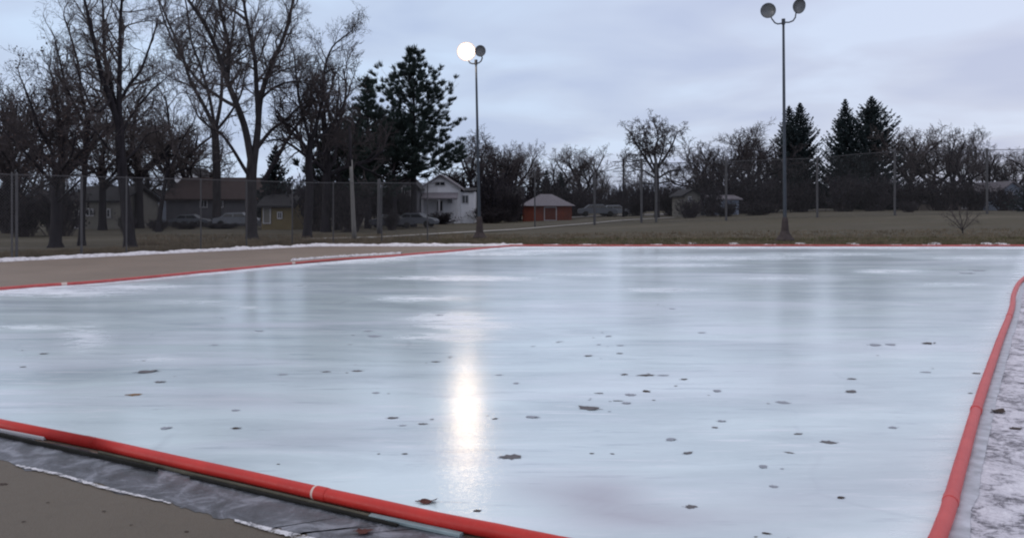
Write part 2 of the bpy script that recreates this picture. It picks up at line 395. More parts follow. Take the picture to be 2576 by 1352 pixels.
# snow bank on the far edge of the court
def bank(name, P, wd, ht, seed, gaps=0.0, base=0.0):
    m = MB(); n = 260; k = 7; n0 = 0
    def samp(t):
        q = t*(len(P)-1); i = min(int(q), len(P)-2); return P[i].lerp(P[i+1], q-i)
    for i in range(n+1):
        t = i/n; p = samp(t); s_ = .75 + .45*noise.noise((t*30, seed, 0)) + .25*noise.noise((t*190, seed, 2))
        if gaps and noise.noise((t*28, seed, 5)) < gaps: s_ = .05
        s_ = max(.05, s_)
        for j in range(k):
            a = math.pi*j/(k-1)
            m.v.append((p.x + noise.noise((t*90, j*3, seed))*.05, p.y - math.cos(a)*wd*s_*.5, base + math.sin(a)*ht*s_*(1+.3*noise.noise((t*200, j, seed)))-.004))
    for i in range(n):
        for j in range(k-1):
            a = i*k+j; m.f.append((a, a+k, a+k+1, a+1))
    o = m.build(name, mSnow, smooth=True); o['kind'] = 'structure'; return o
bank('snow_bank', [Vector((-16.0,22.1,0)), Vector((-14.4,24.3,0)), Vector((-10.8,29.1,0)), Vector((-7.6,33.3,0)), Vector((0.4,33.45,0))], 1.0, .12, 2)
bank('snow_bank', [GP(735,655), GP(820,648), GP(900,643), GP(1010,637)], .5, .07, 18)
bank('snow_bank', [Vector((-.2,33.3,0)), Vector((21,33.1,0))], .5, .075, 8, gaps=-.05)
bank('snow_bank', [Vector((6,34.6,0)), Vector((21,34.4,0))], .8, .09, 12, gaps=.12)

# path, road
def ribbon(name, P, wd, mat, dz, n=60):
    rows = [[], []]
    for i in range(n+1):
        q = i/n*(len(P)-1); k = min(int(q), len(P)-2); a, b = P[k], P[k+1]; x = a[0]+(b[0]-a[0])*(q-k); y = a[1]+(b[1]-a[1])*(q-k)
        for r, s_ in ((0, -.5), (1, .5)): rows[r].append((x, y+s_*wd, gz(x, y+s_*wd)+dz))
    return sheet(name, rows, mat)
ribbon('path', [(-9.5,39.2), (-6.5,41.5), (-2.2,50), (2.4,58), (7.5,66), (14,73)], 1.6, mPath, .045)
ribbon('road', [(-90,92), (0,92), (90,92)], 7, mRoad, .05)

# ------------------------------------------------------------------ red pipes round the rink
def pipe_thing(label, P, r, mat, joints, name='red_pipe', wob=.0):
    o = P[0]; root = empty(name, (o.x, o.y, 0), label, 'pipe', 'red pipes edging the rink')
    # smooth centreline
    Q = []
    for i in range(len(P)-1):
        p0 = P[max(i-1,0)]; p1 = P[i]; p2 = P[i+1]; p3 = P[min(i+2,len(P)-1)]
        n = max(2, int((p2-p1).length/.35))
        for k in range(n):
            t = k/n
            c = .5*((2*p1) + (p2-p0)*t + (2*p0-5*p1+4*p2-p3)*t*t + (3*p1-p0-3*p2+p3)*t**3)
            Q.append(c)
    Q.append(P[-1])
    Q = [q + Vector((noise.noise((q.x*.9, q.y*.9, 1))*wob, noise.noise((q.x*.9, q.y*.9, 5))*wob, 0)) for q in Q]
    m = MB(); m.tube([q - Vector((o.x, o.y, 0)) for q in Q], [r*(1+.04*noise.noise((q.x, q.y, 9))) for q in Q], 20)
    m.build('pipe_run', mat, root, smooth=True)
    for (px, py, L_, jm, jr) in joints:
        g_ = GP(px, py, hz); k = min(range(1, len(Q)-1), key=lambda i: (Q[i]-g_).length)
        d = (Q[k+1]-Q[k-1]).normalized(); c = Q[k] - Vector((o.x, o.y, 0))
        # project the joint on the line
        c += d*((g_-Q[k]).dot(d))
        m = MB(); m.tube([c - d*L_/2, c - d*L_*.42, c + d*L_*.42, c + d*L_/2], [jr*.97, jr, jr, jr*.97], 20); m.build('coupling', jm, root, smooth=False)
    return root
hz = .038
near = [NL + Vector((.1,-.05,hz))] + [GP(a, b, hz) for a, b in ((0,1066), (215,1108), (430,1157), (620,1198), (800,1239), (950,1272), (1110,1308), (1250,1335), (1400,1366))] + [NR + Vector((0,-.02,hz))]
near[-1] = Vector((1.25,3.42,hz))
pipe_thing('smooth bright red pipe along the nearest edge of the ice with a pale taped joint', near, .037, mPipe, [(797,1238,.030,mTape,.0382), (811,1241,.08,mPipe,.0392)])
left = [Vector((-12.75,11.1,hz))] + [GP(a, b, hz) for a, b in ((0,725), (200,711), (420,692), (620,673), (800,656), (1046,638))] + [Vector((-.1,32.5,hz))]
pipe_thing('frosted red pipe between the ice and the brown court on the left', left, .032, mPipe2, [(160,714,.10,mTape,.0345), (740,662,.12,mTape,.0345)], wob=.12)
far = [Vector((-.1,32.75,hz)), Vector((5,32.7,hz)), Vector((10,32.8,hz)), Vector((15,32.6,hz)), Vector((20,32.7,hz))]
pipe_thing('frosted red pipe along the far edge of the ice below the grass', far, .036, mPipe2, [], wob=.08)
mPipeR = Mat('faded_red_pipe', (.60,.085,.085), .45, .45); mPipeR.col(mPipeR.ramp(mPipeR.noise(4, 6, .7), [(.3, (.46,.034,.034)), (.7, (.57,.062,.056))])); mPipeR = mPipeR.m
right = [Vector((1.3,3.05,hz))] + [GP(a, b, hz) for a, b in ((2358,1352), (2412,1180), (2455,1030), (2488,930), (2520,840), (2536,800), (2546,768), (2549,742), (2560,715), (2578,697))] + [Vector((12.9,20.9,hz)), Vector((19.9,32.6,hz))]
pipe_thing('faded red pipe with a kink running up the right edge of the ice', right, .038, mPipeR, [(2388,1256,.10,mPipeR,.0415), (2455,1030,.08,mPipeR,.0425), (2538,795,.10,mPipeR,.0425)])

# boards lying outside the near pipe
def plank(label, a, b, w_, h_, mat, name='board', z=.006, cat='board'):
    c = (a+b)/2; d = (b-a); ln = d.length; rz = math.atan2(d.y, d.x)
    m = MB(); x = ln/2; n = 14; e = .004
    prof = [(-w_/2,0), (w_/2,0), (w_/2,h_-e), (w_/2-e,h_), (-w_/2+e,h_), (-w_/2,h_-e)]
    for i in range(n+1):
        t = -x + 2*x*i/n; k = noise.noise((t*1.3, w_*50, 0))*.006
        for (yy, zz) in prof: m.v.append((t, yy+k, zz))
    q = len(prof)
    for i in range(n):
        for j in range(q): a_ = i*q+j; b_ = i*q+(j+1) % q; m.f.append((a_, b_, b_+q, a_+q))
    m.f.append(tuple(range(q))[::-1]); m.f.append(tuple(n*q+j for j in range(q)))
    o = m.build(name, mat); o.location = (c.x, c.y, z); o.rotation_euler = (0, 0, rz); return tag(o, label, cat)
plank('long black board edge against the near red pipe', GP(-60,1085), GP(395,1186), .022, .022, mBoard)
plank('dark brown board edge under the middle of the near red pipe', GP(250,1142), GP(930,1303), .02, .015, mBoardG, z=.008)
plank('second black board end lying below the taped pipe joint', GP(480,1203), GP(1000,1326), .018, .014, mBoard)
plank('short white board strip at the left end of the near pipe', GP(-20,1083), GP(112,1108), .018, .022, mTrim)
plank('pale blue green plank beside the near red pipe', GP(930,1302), GP(1160,1351), .036, .016, mTeal)

# ------------------------------------------------------------------ fallen leaves
def leaf_mesh(seed, lobes=True):
    rr = random.Random(seed); m = MB(); n = 14; cz = rr.uniform(.0, .02)
    m.v.append((0, 0, .004))
    for i in range(n):
        a = 2*math.pi*i/n; rad = (.46 if i % 2 else .36)*rr.uniform(.8, 1.15)
        x = math.cos(a)*rad; y = math.sin(a)*rad*.62
        m.v.append((x*(1+.25*math.sin(seed*3+a*2)), y, .004 + (abs(x)*cz*8*rr.uniform(.3, 1.2))))
    for i in range(n): m.f.append((0, 1+i, 1+(i+1) % n))
    k = len(m.v); m.f += [tuple(reversed([q+0 for q in f])) for f in []]
    m.tube([Vector((.40,0,.012)), Vector((.50,.03,.016)), Vector((.58,.02,.012))], [.012,.009,.005], 4)
    return m
protos = {}
def leaf(px, py, w_px, mat, label, group=None, seed=0, z=.013, curl=1.0):
    key = (seed % 5, mat.name, curl)
    p = GP(px, py, z); size = w_px*p.y/F
    if key not in protos:
        o = leaf_mesh(seed % 5).build('leaf', mat); protos[key] = o.data
        if curl != 1.0:
            for v in o.data.vertices: v.co.z *= curl
    else:
        o = bpy.data.objects.new('leaf', protos[key]); S.collection.objects.link(o)
    o.location = (p.x, p.y, z); rr = random.Random(seed*7+int(px)); o.rotation_euler = (0, 0, rr.uniform(-.5, .5) + (math.pi if rr.random() < .5 else 0)); o.scale = (size, size*1.3, size*.8)
    return tag(o, label, 'leaf', group)
leaf(338,992,40,mLeafT,'curled tan leaf lying alone on the ice at the left',seed=1,curl=3.0)
leaf(1075,1262,56,mLeafR,'russet curled leaf on the ice just behind the near red pipe',seed=2,curl=3.0)
leaf(1285,1148,62,mLeafG,'crumpled grey brown leaf right beside the glare of the lamp',seed=3,curl=2.0)
leaf(2332,863,38,mLeaf,'dark brown leaf sitting up on the ice near the right pipe',seed=4,curl=3.5)
leaf(2510,1035,48,mLeaf,'brown leaf lying on the frosty ground outside the right pipe',seed=5,z=.008,curl=3)
leaf(2553,1076,36,mLeaf,'small dark leaf at the right edge on the frosty ground',seed=6,z=.008,curl=1.5)
leaf(595,1076,28,mLeaf,'dark leaf with a pale rim left of the lamp glare',seed=7,curl=1.6)
leaf(2440,988,15,mLeaf,'small round brown leaf touching the inside of the right pipe',seed=8,curl=2)
leaf(1737,1273,40,mLeafG,'large blurred grey leaf frozen in the foreground ice',seed=9)
leaf(915,1336,50,mLeafR,'reddish leaf scraps outside the near pipe beside the pale plank',seed=10,z=.01,curl=2)
leaf(2083,1111,46,mLeafG,'wide dark leaf in the ice, largest of those at right foreground',seed=11)
leaf(1482,1026,62,mLeafG,'long thin dark leaf in the middle of the ice',seed=12)
leaf(2435,1083,20,mLeaf,'little dark leaf stuck under the right pipe on the outside',seed=13,z=.008)
G = 'small dark leaves frozen into the ice'; LB = 'small dark leaf frozen flat in the pale ice sheet'
small = [(417,1076,36),(712,941,28),(898,932,34),(820,934,26),(372,934,60),(402,960,28),(592,1031,26),(945,987,26),(988,1050,30),(1012,1069,26),(1063,1065,24),(1018,1140,20),
 (940,845,44),(925,832,24),(1095,909,26),(1133,896,14),(539,867,20),(1340,1048,44),(1298,963,22),(1625,943,48),(1570,941,26),(1668,943,30),(1720,953,30),(1507,988,28),(1585,992,40),(1625,983,30),
 (1553,1007,24),(1575,1013,28),(1803,982,28),(1688,1104,34),(1815,1058,34),(1798,1074,24),(1730,1138,32),(1968,1011,38),(2007,1090,26),(1985,1137,30),(1919,1172,34),(2140,984,34),(2142,952,26),(2245,1074,34),
 (2200,867,52),(2240,866,30),(2535,737,16),(2455,938,26),(1410,858,16),(1480,894,22),(1506,866,18),(1560,868,20),(1558,888,20),(1340,870,16),(2328,935,28),(1530,845,20),(1765,836,20),(560,800,22),
 (1255,942,22),(1245,1052,24),(652,832,24),(110,889,20),(700,1166,16),(1945,1222,26),(2115,1250,28),(1928,1340,30),(58,922,20),(1690,776,16),(2460,680,40),(2430,687,34),(1540,1140,16),(1105,792,30),(880,866,18),(1200,1283,24)]
rr = random.Random(8)
for i, (a, b, c) in enumerate(small):
    q = rr.random(); o = leaf(a, b, c, (mLeafF if (q < .35 or b < 870) else (mLeafG if q < .72 else mLeaf)), LB, G, seed=rr.randint(0, 9999))
    o.scale.x *= rr.uniform(.7, 1.2); o.scale.y *= rr.uniform(.6, 1.4)

for i in range(34):
    a, b, c = rr.choice(small); a += rr.gauss(0, 45); b += rr.gauss(0, 12)
    if b > 760 and a < 2400: leaf(a, b, rr.uniform(7, 13)*(b/1000), rr.choice((mLeafF, mLeafG, mLeaf)), 'tiny leaf scrap frozen flat in the ice beside larger leaves', 'tiny leaf scraps in the ice', seed=rr.randint(0, 9999))
for a, b, c in ((8,1216,26), (262,1284,12), (120,1262,10), (470,1335,14), (60,1310,12), (330,1318,9)):
    leaf(a, b, c, mLeaf, 'small dark leaf scrap lying on the brown pavement in the near left corner', 'leaf scraps on the near pavement', seed=int(a), z=.004)

# ------------------------------------------------------------------ light poles
def lens_mat(on):
    if on:
        M = Mat('lit_lens', (1,1,1), .3, .3); M.b.inputs['Emission Color'].default_value = (1,.74,.48,1); M.b.inputs['Emission Strength'].default_value = 125; return M.m
    return simple('unlit_lens', (.13,.135,.14), .35, .5, .35, 3)
mOn, mOff = lens_mat(True), lens_mat(False)
mHaloIn = Mat('halo_glow_inner', (.8,.75,.7), .4, .4); mHaloIn.b.inputs['Emission Color'].default_value = (1,.80,.68,1); mHaloIn.b.inputs['Emission Strength'].default_value = 1.0; mHaloIn = mHaloIn.m  # weak warm emission imitating the halo of light around the lit lens
mHaloOut = Mat('halo_glow_outer', (.55,.5,.5), .4, .4); mHaloOut.b.inputs['Emission Color'].default_value = (1,.80,.74,1); mHaloOut.b.inputs['Emission Strength'].default_value = .48; mHaloOut = mHaloOut.m  # fainter emission for the outer fade of the imitated halo
mShell = simple('lamp_shell', (.04,.045,.055), .6, .3, .2, 6)
def flood(root, o, p, arm_end, aim, r, on, halo=False):
    """bell-shaped flood lamp: opening centre p, opening aimed along aim"""
    aim = aim.normalized(); c = p - o
    m = MB(); m.lathe([(.03,-.95*r), (.26*r,-.93*r), (.42*r,-.72*r), (.80*r,-.34*r), (.97*r,-.08*r), (1.0*r,.03*r), (.93*r,.03*r), (.90*r,-.05*r)], c, aim, 24)
    hd = m.build('lamp_housing', mShell, root, smooth=True)
    m = MB(); m.lathe([(.92*r,0), (.8*r,.05*r), (.5*r,.12*r), (.001,.15*r)] if on else [(.91*r,0), (.75*r,-.16*r), (.42*r,-.34*r), (.001,-.42*r)], c, aim, 24)
    ln = m.build('lens', mOn if on else mOff, hd, smooth=True)
    if on:  # two glowing rings added around the lens to mimic its soft halo
        m = MB(); m.lathe([(.93*r,.01*r), (1.1*r,.05*r), (1.25*r,.10*r)], c, aim, 28); m.build('inner_halo', mHaloIn, hd, smooth=True)
        m = MB(); m.lathe([(1.252*r,.10*r), (1.42*r,.15*r), (1.55*r,.19*r), (1.56*r,.17*r), (1.26*r,.06*r)], c, aim, 28); m.build('outer_halo', mHaloOut, hd, smooth=True)
    # yoke from arm end up to the back of the bell
    m = MB(); m.tube([arm_end - o, (arm_end - o).lerp(c - aim*r*.5, .6) + Vector((0,0,-.02)), c - aim*r*.55], [.03,.028,.025], 8); m.build('yoke', mShell, hd)
def light_pole(label, px, Y, top_px, top_py, arms, heads, r0, r1, base_w):
    X = PX(px, Y); z0 = gz(X, Y); top = Vector((PX(top_px, Y), Y, PZ(top_py, Y)))
    root = empty('light_pole', (X, Y, z0), label, 'light pole', 'flood light poles behind the rink'); o = Vector((X, Y, z0))
    m = MB(); n = 8
    m.tube([(top-o)*(i/n) for i in range(n+1)], [r0+(r1-r0)*i/n for i in range(n+1)], 14); m.build('pole', mPole, root, smooth=True)
    m = MB(); m.lathe([(base_w,-.1), (base_w*.95,.10), (base_w*.55,.32), (r0*2.0,.46), (r0*1.5,.95), (r0*1.25,1.05), (r0*.9,1.06)], Vector((0,0,0)), Vector((0,0,1)), 14); m.build('footing', mPoleLow, root, smooth=False)
    m = MB(); m.tube([top-o+Vector((0,0,-.12)), top-o+Vector((0,0,.12))], [r1*1.6]*2, 12); m.build('pole_cap', mShell, root)
    for P in arms:
        m = MB(); Q = [Vector((PX(a, Y), Y-.02, PZ(b, Y))) - o for a, b in P]; m.tube(Q, .032, 8); m.build('arm', mShell, root, smooth=True)
    for (hx, hy, ex, ey, r, aim, on) in heads:
        flood(root, o, Vector((PX(hx, Y), Y-.15, PZ(hy, Y))), Vector((PX(ex, Y), Y, PZ(ey, Y))), aim, r, on)
    return root
# right pole, both lamps off
light_pole('tall grey light pole with two unlit round flood lamps at right', 1974, 37.0, 1970, 55,
    [[(1970,59), (1955,61), (1948,58), (1942,50)], [(1970,57), (1984,57), (1994,53), (2000,44)]],
    [(1929,29,1942,50,.325,Vector((-.30,-1,-.28)),False), (2007,18,2000,44,.325,Vector((.38,-1,-.30)),False)], .085, .050, .42)
light_pole('light pole with its left flood lamp burning bright white', 1206, 40.0, 1197, 157,
    [[(1197,160), (1189,161), (1182,159), (1176,150)], [(1197,160), (1204,159), (1210,154), (1213,146)]],
    [(1173,131,1176,150,.29,Vector((.10,-1,-.35)),True), (1208,130,1213,146,.27,Vector((.4,-1,-.2)),False)], .085, .045, .34)

# wooden utility pole and a thinner one beside it
def wood_pole(label, px, Y, top_py, r, mat=mWood, lean=0, crossarm=False):
    X = PX(px, Y); z0 = gz(X, Y); h = PZ(top_py, Y)-z0
    root = empty('utility_pole', (X, Y, z0), label, 'utility pole')
    m = MB(); m.tube([Vector((lean*i/6, 0, h*i/6)) for i in range(7)], [r*(1-.3*i/6) for i in range(7)], 10); m.build('pole', mat, root, smooth=True)
    if crossarm == 'cap':
        pass
    elif crossarm:
        for k, zz in enumerate((h-.35, h-1.3)):
            m = MB(); m.box(-1.1, 1.1, -.04-r, .04-r, zz-.035, zz+.035); m.build('crossarm', mBarkDark, root)
    return root
wood_pole('pale weathered wooden pole in front of the dark pines', 891, 38.5, 402, .11, lean=-.16)
up_ = [o for o in S.objects if o.name == 'utility_pole'][0]; zt = PZ(402, 38.5)-gz(0, 38.5)
m = MB(); m.tube([Vector((-.16,0,zt-.3)), Vector((-.17,0,zt+.25)), Vector((-.22,0,PZ(316,38.5)))], [.085,.075,.06], 10); m.build('dark_upper_section', mBarkDark, up_, smooth=True)
wood_pole('slim far wooden pole right of the pale weathered pole', 953, 47, 450, .12, mGalv)
wood_pole('thin dark utility pole with two crossarms left of the round bare tree', 1568, 84, 398, .13, mBarkDark, crossarm=True)

# ------------------------------------------------------------------ chain-link fences
def fence(label, P, H, posts, rail_drop=0.0, mesh=True, wire=.0035, cell=.075):
    """P: list of (x, y, ground z, top z); posts: list of (x,y,r, z0, z1)"""
    o = Vector((P[0][0], P[0][1], P[0][2])); root = empty('chain_link_fence', o, label, 'fence')
    m = MB(); m.tube([Vector((x, y, t)) - o for x, y, g_, t in P], .026 if cell > .1 else .017, 6); m.build('top_rail', mGalv, root)
    for (x, y, r, z0, z1) in posts:
        m = MB(); m.tube([Vector((x, y, z0))-o, Vector((x, y, z1))-o, Vector((x, y, z1+.05))-o], [r, r, r*.6], 8); m.build('post', mGalv, root)
    m = MB()
    for (x0,y0,g0,t0), (x1,y1,g1,t1) in zip(P, P[1:]):
        ln = math.hypot(x1-x0, y1-y0); h = min(t0-g0, t1-g1); k = int((ln+h)/cell)
        def at(u, v):
            f_ = u/ln; return Vector((x0+(x1-x0)*f_, y0+(y1-y0)*f_, (g0+(g1-g0)*f_) + v*((t0-g0)+((t1-g1)-(t0-g0))*f_)/h)) - o
        for i in range(k):
            s_ = -h + i*cell
            a, b = max(0, s_), min(ln, s_+h)
            if b > a: m.tube([at(a, a-s_), at(b, b-s_)], wire, 3); m.tube([at(a, h-(a-s_)), at(b, h-(b-s_))], wire, 3)
    m.build('chain_mesh', mGalv, root)
    return root
LP = [(-30.0, 3.0), (-15.4,24.6), (-11.0,30.2), (-8.0,34.6), (-3.1,35.6)]
LPz = [(x, y, -.02, 2.50) for x, y in LP]
posts = []
for px, Y in ((30,24.6), (42,25.0), (205,26.8), (318,28.0), (505,30.4), (620,31.9), (735,33.9), (838,35.0), (960,35.3), (1075,35.6)):
    posts.append((PX(px, Y), Y, .038 if px in (42,205) else .026, -.02, 2.50))
fence('low chain link fence along the far edge of the brown court', LPz, 2.5, posts, cell=.09)
Yf = 60
FPx = [(1345,541/1.2427), (1500,541/1.2427), (1612,411), (1730,409), (1822,406), (2055,398), (2150,388), (2250,381), (2480,377), (2700,374)]
FP = []
for a, b in FPx:
    X = PX(a, Yf); FP.append((X, Yf, gz(X, Yf), PZ(b, Yf)))
posts = []
for a, b in ((1345,432), (1495,434), (1613,400), (1650,400), (1826,404), (2055,396), (2250,378), (2482,374)):
    X = PX(a, Yf); posts.append((X, Yf, .085 if a != 1345 else .05, gz(X, Yf), PZ(b, Yf)))
fence('tall chain link fence across the grass field at right', FP, 4, posts, wire=.0045, cell=.12)

# ------------------------------------------------------------------ bare trees
class TreeP:
    def __init__(s, sp=(0,.34,.20,.13,.10), mx=5, ratio=.58, up=.25, wig=.28, ang=(28,60), tw=.0062, leaves=0, lmin=.22):
        s.sp=sp; s.mx=mx; s.ratio=ratio; s.up=up; s.wig=wig; s.ang=ang; s.tw=tw; s.leaves=leaves; s.lmin=lmin
def rot_off(d, ang, rr):
    u = d.orthogonal().normalized(); u.rotate(Matrix.Rotation(rr.uniform(0, 2*math.pi), 3, d)); return (d*math.cos(ang) + u*math.sin(ang)).normalized()
def grow(T, C, Lf, p, d, ln, r, lev, P, rr):
    ns = 5 if lev <= 1 else (4 if lev == 2 else (3 if lev == 3 else 2))
    pts = [p.copy()]; dd = d.copy(); ds = [dd.copy()]
    for i in range(ns):
        dd = dd + Vector((rr.gauss(0, P.wig), rr.gauss(0, P.wig), rr.gauss(0, P.wig) + P.up*.3)); dd.normalize()
        pts.append(pts[-1] + dd*(ln/ns)); ds.append(dd.copy())
    rad = [max(P.tw*.7, r*(1-.7*i/ns)) for i in range(ns+1)]
    (T if r > .05 else C).tube(pts, rad, 7 if r > .06 else (5 if r > .025 else 3), cap=False)
    if lev >= P.mx:
        if P.leaves and rr.random() < P.leaves:
            q = pts[-1]; s_ = rr.uniform(.03, .07); a = Vector((rr.uniform(-1,1), rr.uniform(-1,1), rr.uniform(-1,1))).normalized()*s_; b = a.orthogonal().normalized()*s_
            Lf.quad(q-a, q+b*.6, q+a, q-b*.6)
        return
    n = max(2, int(ln/P.sp[min(lev, len(P.sp)-1)]*rr.uniform(.8, 1.2)))
    for i in range(n):
        t = .18 + .82*(i+rr.random())/n; t = min(t, .999); k = t*ns; j = int(k)
        q = pts[j].lerp(pts[j+1], k-j); rl = rad[j]+(rad[j+1]-rad[j])*(k-j)
        cd = rot_off(ds[j+1], R(rr.uniform(*P.ang)), rr); cd.z += P.up*.35; cd.normalize()
        cl = ln*P.ratio*rr.uniform(.6, 1.15)*(1-.45*t)
        if cl < P.lmin: cl = P.lmin*rr.uniform(.7, 1.2)
        grow(T, C, Lf, q, cd, cl, max(P.tw, rl*rr.uniform(.5, .72)), lev+1, P, rr)
def limb_pts(P, Y, o):
    return [Vector((PX(a, Y+c), Y+c, PZ(b, Y+c))) - o for a, b, c in P]
def bare_tree(name, label, base_px, Y, trunk, limbs, P, seed, mb=None, mt=None, cat='tree', group=None):
    """trunk/limbs: ([(px, py, depth offset)...], r0, r1, child length, child spacing)"""
    rr = random.Random(seed); X = PX(base_px, Y); z0 = gz(X, Y); o = Vector((X, Y, z0))
    root = empty(name, o, label, cat, group); T, C, Lf = MB(), MB(), MB()
    for (pp, r0, r1, cl, csp, start) in [trunk]+limbs:
        V = limb_pts(pp, Y, o)
        # smooth
        Q = []
        for i in range(len(V)-1):
            p0 = V[max(i-1,0)]; p1 = V[i]; p2 = V[i+1]; p3 = V[min(i+2,len(V)-1)]
            for k in range(4):
                t = k/4; Q.append(.5*((2*p1)+(p2-p0)*t+(2*p0-5*p1+4*p2-p3)*t*t+(3*p1-p0-3*p2+p3)*t**3))
        Q.append(V[-1]); n = len(Q); rad = [r0+(r1-r0)*i/(n-1) for i in range(n)]
        if Q[0].z < .1:
            Q[0].z = -.15; rad[0] *= 1.6; rad[1] *= 1.15
        T.tube(Q, rad, 10, cap=False)
        if cl > 0:
            tot = sum((Q[i+1]-Q[i]).length for i in range(n-1)); cnt = int(tot*(1-start)/csp*1.25)
            for c in range(cnt):
                t = start + (1-start)*(c+rr.random())/cnt; k = min(t*(n-1), n-1.001); j = int(k)
                q = Q[j].lerp(Q[j+1], k-j); d = (Q[j+1]-Q[j]).normalized(); rl = rad[j]
                cd = rot_off(d, R(rr.uniform(*P.ang)), rr); cd.z += P.up*.4; cd.normalize()
                grow(T, C, Lf, q, cd, 1.2*cl*rr.uniform(.55, 1.3)*(1-.4*t), max(.012, min(rl*.55, .05)), 2, P, rr)
            grow(T, C, Lf, Q[-1], (Q[-1]-Q[-2]).normalized(), cl*.9, rad[-1], 2, P, rr)
    T.build('trunk', mb or mBark, root, smooth=True); cr_ = C.build('crown', mt or mTwig, root)
    if Lf.v: Lf.build('leaf_remnants', mDead, root)['kind'] = 'stuff'
    return root
P1 = TreeP()
# tall two-limbed tree near the left pale pole (main tree)
bare_tree('bare_tree', 'tallest bare tree, one trunk forking into several long limbs, left of centre', 634, 39.0,
    ([(634,606,0), (632,560,0), (631,500,0), (632,440,0), (636,390,0)], .27, .23, 0, 1, 0),
    [([(634,420,0), (618,330,0), (598,270,-.5), (572,205,-.8), (555,150,-1), (520,70,-1.5), (480,10,-2), (440,-50,-2)], .17, .05, 2.2, .36, .3),
     ([(572,205,-.8), (575,120,-.4), (560,50,0), (545,-30,0), (540,-120,0)], .10, .04, 2.0, .36, .1),
     ([(638,410,0), (648,330,.3), (655,250,.8), (680,170,1.2), (715,90,1.5), (735,10,1.6), (745,-60,1.6)], .17, .04, 2.1, .36, .3),
     ([(650,310,.3), (645,220,0), (640,140,-.6), (622,60,-1), (610,-20,-1), (600,-110,-1)], .12, .04, 2.0, .36, .15),
     ([(632,450,0), (612,420,-.4), (585,375,-1), (555,335,-1.3), (525,318,-1.5), (505,290,-1.5)], .10, .03, 1.3, .45, .3),
     ([(642,380,.2), (680,330,1.0), (720,300,1.4), (760,262,1.6), (800,245,1.6)], .10, .03, 1.6, .4, .3),
     ([(655,250,.8), (690,220,.2), (740,205,-.3), (790,215,-.5)], .07, .02, 1.4, .4, .2),
     ([(598,270,-.5), (560,250,.3), (500,205,.9), (455,140,1.2), (420,70,1.4), (400,10,1.4)], .09, .03, 1.8, .4, .25)], P1, 11, mBark)
# tree behind the brown-roofed house
bare_tree('bare_tree', 'bare tree rising behind the brown roofed house, limbs fanned in a vase shape', 545, 60,
    ([(545,580,0), (545,450,0), (543,380,0), (540,322,0)], .30, .24, 0, 1, 0),
    [([(540,325,0), (515,270,0), (480,205,-.5), (455,130,-1), (425,60,-1), (400,0,-1)], .15, .05, 2.6, .45, .15),
     ([(541,325,0), (528,250,.4), (505,170,.8), (480,100,1), (470,20,1), (455,-40,1)], .12, .04, 2.4, .45, .2),
     ([(543,322,0), (556,250,0), (560,180,.5), (580,110,.8), (590,40,.8), (600,-40,.8)], .14, .04, 2.4, .45, .2),
     ([(540,330,0), (505,300,-.6), (495,285,-.6), (470,235,-1)], .09, .03, 1.6, .5, .2),
     ([(543,330,0), (575,290,.8), (605,240,1.2), (620,170,1.5), (640,100,1.5)], .11, .03, 2.2, .45, .2)], TreeP(sp=(0,.45,.27,.19,.15), tw=.012), 23)
# big left tree
bare_tree('bare_tree', 'large dark bare tree with a thick upright trunk rising out of the picture', 328, 31.5,
    ([(328,628,0), (322,560,0), (312,480,0), (303,380,0), (300,300,0)], .22, .15, 0, 1, 0),
    [([(301,330,0), (278,250,-.3), (255,190,-.6), (238,110,-.8), (222,40,-1), (205,-30,-1)], .12, .04, 1.5, .28, .1),
     ([(300,310,0), (300,220,0), (302,130,.3), (303,50,.5), (310,-40,.5)], .11, .04, 1.5, .28, .1),
     ([(300,260,0), (325,215,.4), (352,180,.8), (372,130,1), (395,60,1.2)], .07, .03, 1.3, .28, .1),
     ([(302,345,0), (325,300,.6), (352,262,.9), (385,225,1), (420,195,1)], .06, .02, 1.3, .3, .1),
     ([(278,250,-.3), (262,270,-.9), (238,280,-1), (210,225,-1), (190,160,-1)], .06, .02, 1.2, .3, .1),
     ([(301,300,0), (275,200,.5), (262,120,.9), (260,40,1), (255,-40,1)], .08, .03, 1.4, .3, .1),
     ([(306,410,0), (340,380,.7), (370,340,1.2), (400,330,1.2)], .05, .02, 1.1, .3, .1),
     ([(304,400,0), (270,370,-.7), (240,330,-1.2), (215,320,-1.2)], .05, .02, 1.1, .3, .1)], TreeP(sp=(0,.30,.19,.125,.10), tw=.0050), 31, mBarkDark)
# slender tall one left of it
bare_tree('bare_tree', 'slender bare tree with a thin straight trunk between the two dark left trees', 205, 34,
    ([(205,614,0), (207,540,0), (212,440,0), (218,340,0), (222,300,0)], .13, .09, 0, 1, 0),
    [([(222,310,0), (205,240,0), (198,170,.3), (180,100,.4), (160,40,.4)], .07, .025, 1.4, .28, .1),
     ([(220,320,0), (238,270,.3), (262,235,.6), (270,180,.6), (285,120,.6)], .06, .02, 1.3, .3, .1),
     ([(221,330,0), (190,270,-.5), (165,215,-.8), (150,150,-.8), (135,90,-.8)], .06, .02, 1.3, .3, .1),
     ([(214,400,0), (180,365,-.4), (155,320,-.6), (130,300,-.6)], .045, .02, 1.1, .3, .1),
     ([(215,390,0), (245,350,.4), (275,320,.6)], .045, .02, 1.1, .3, .1)], TreeP(sp=(0,.30,.19,.125,.10), tw=.0050), 37, mBarkDark)
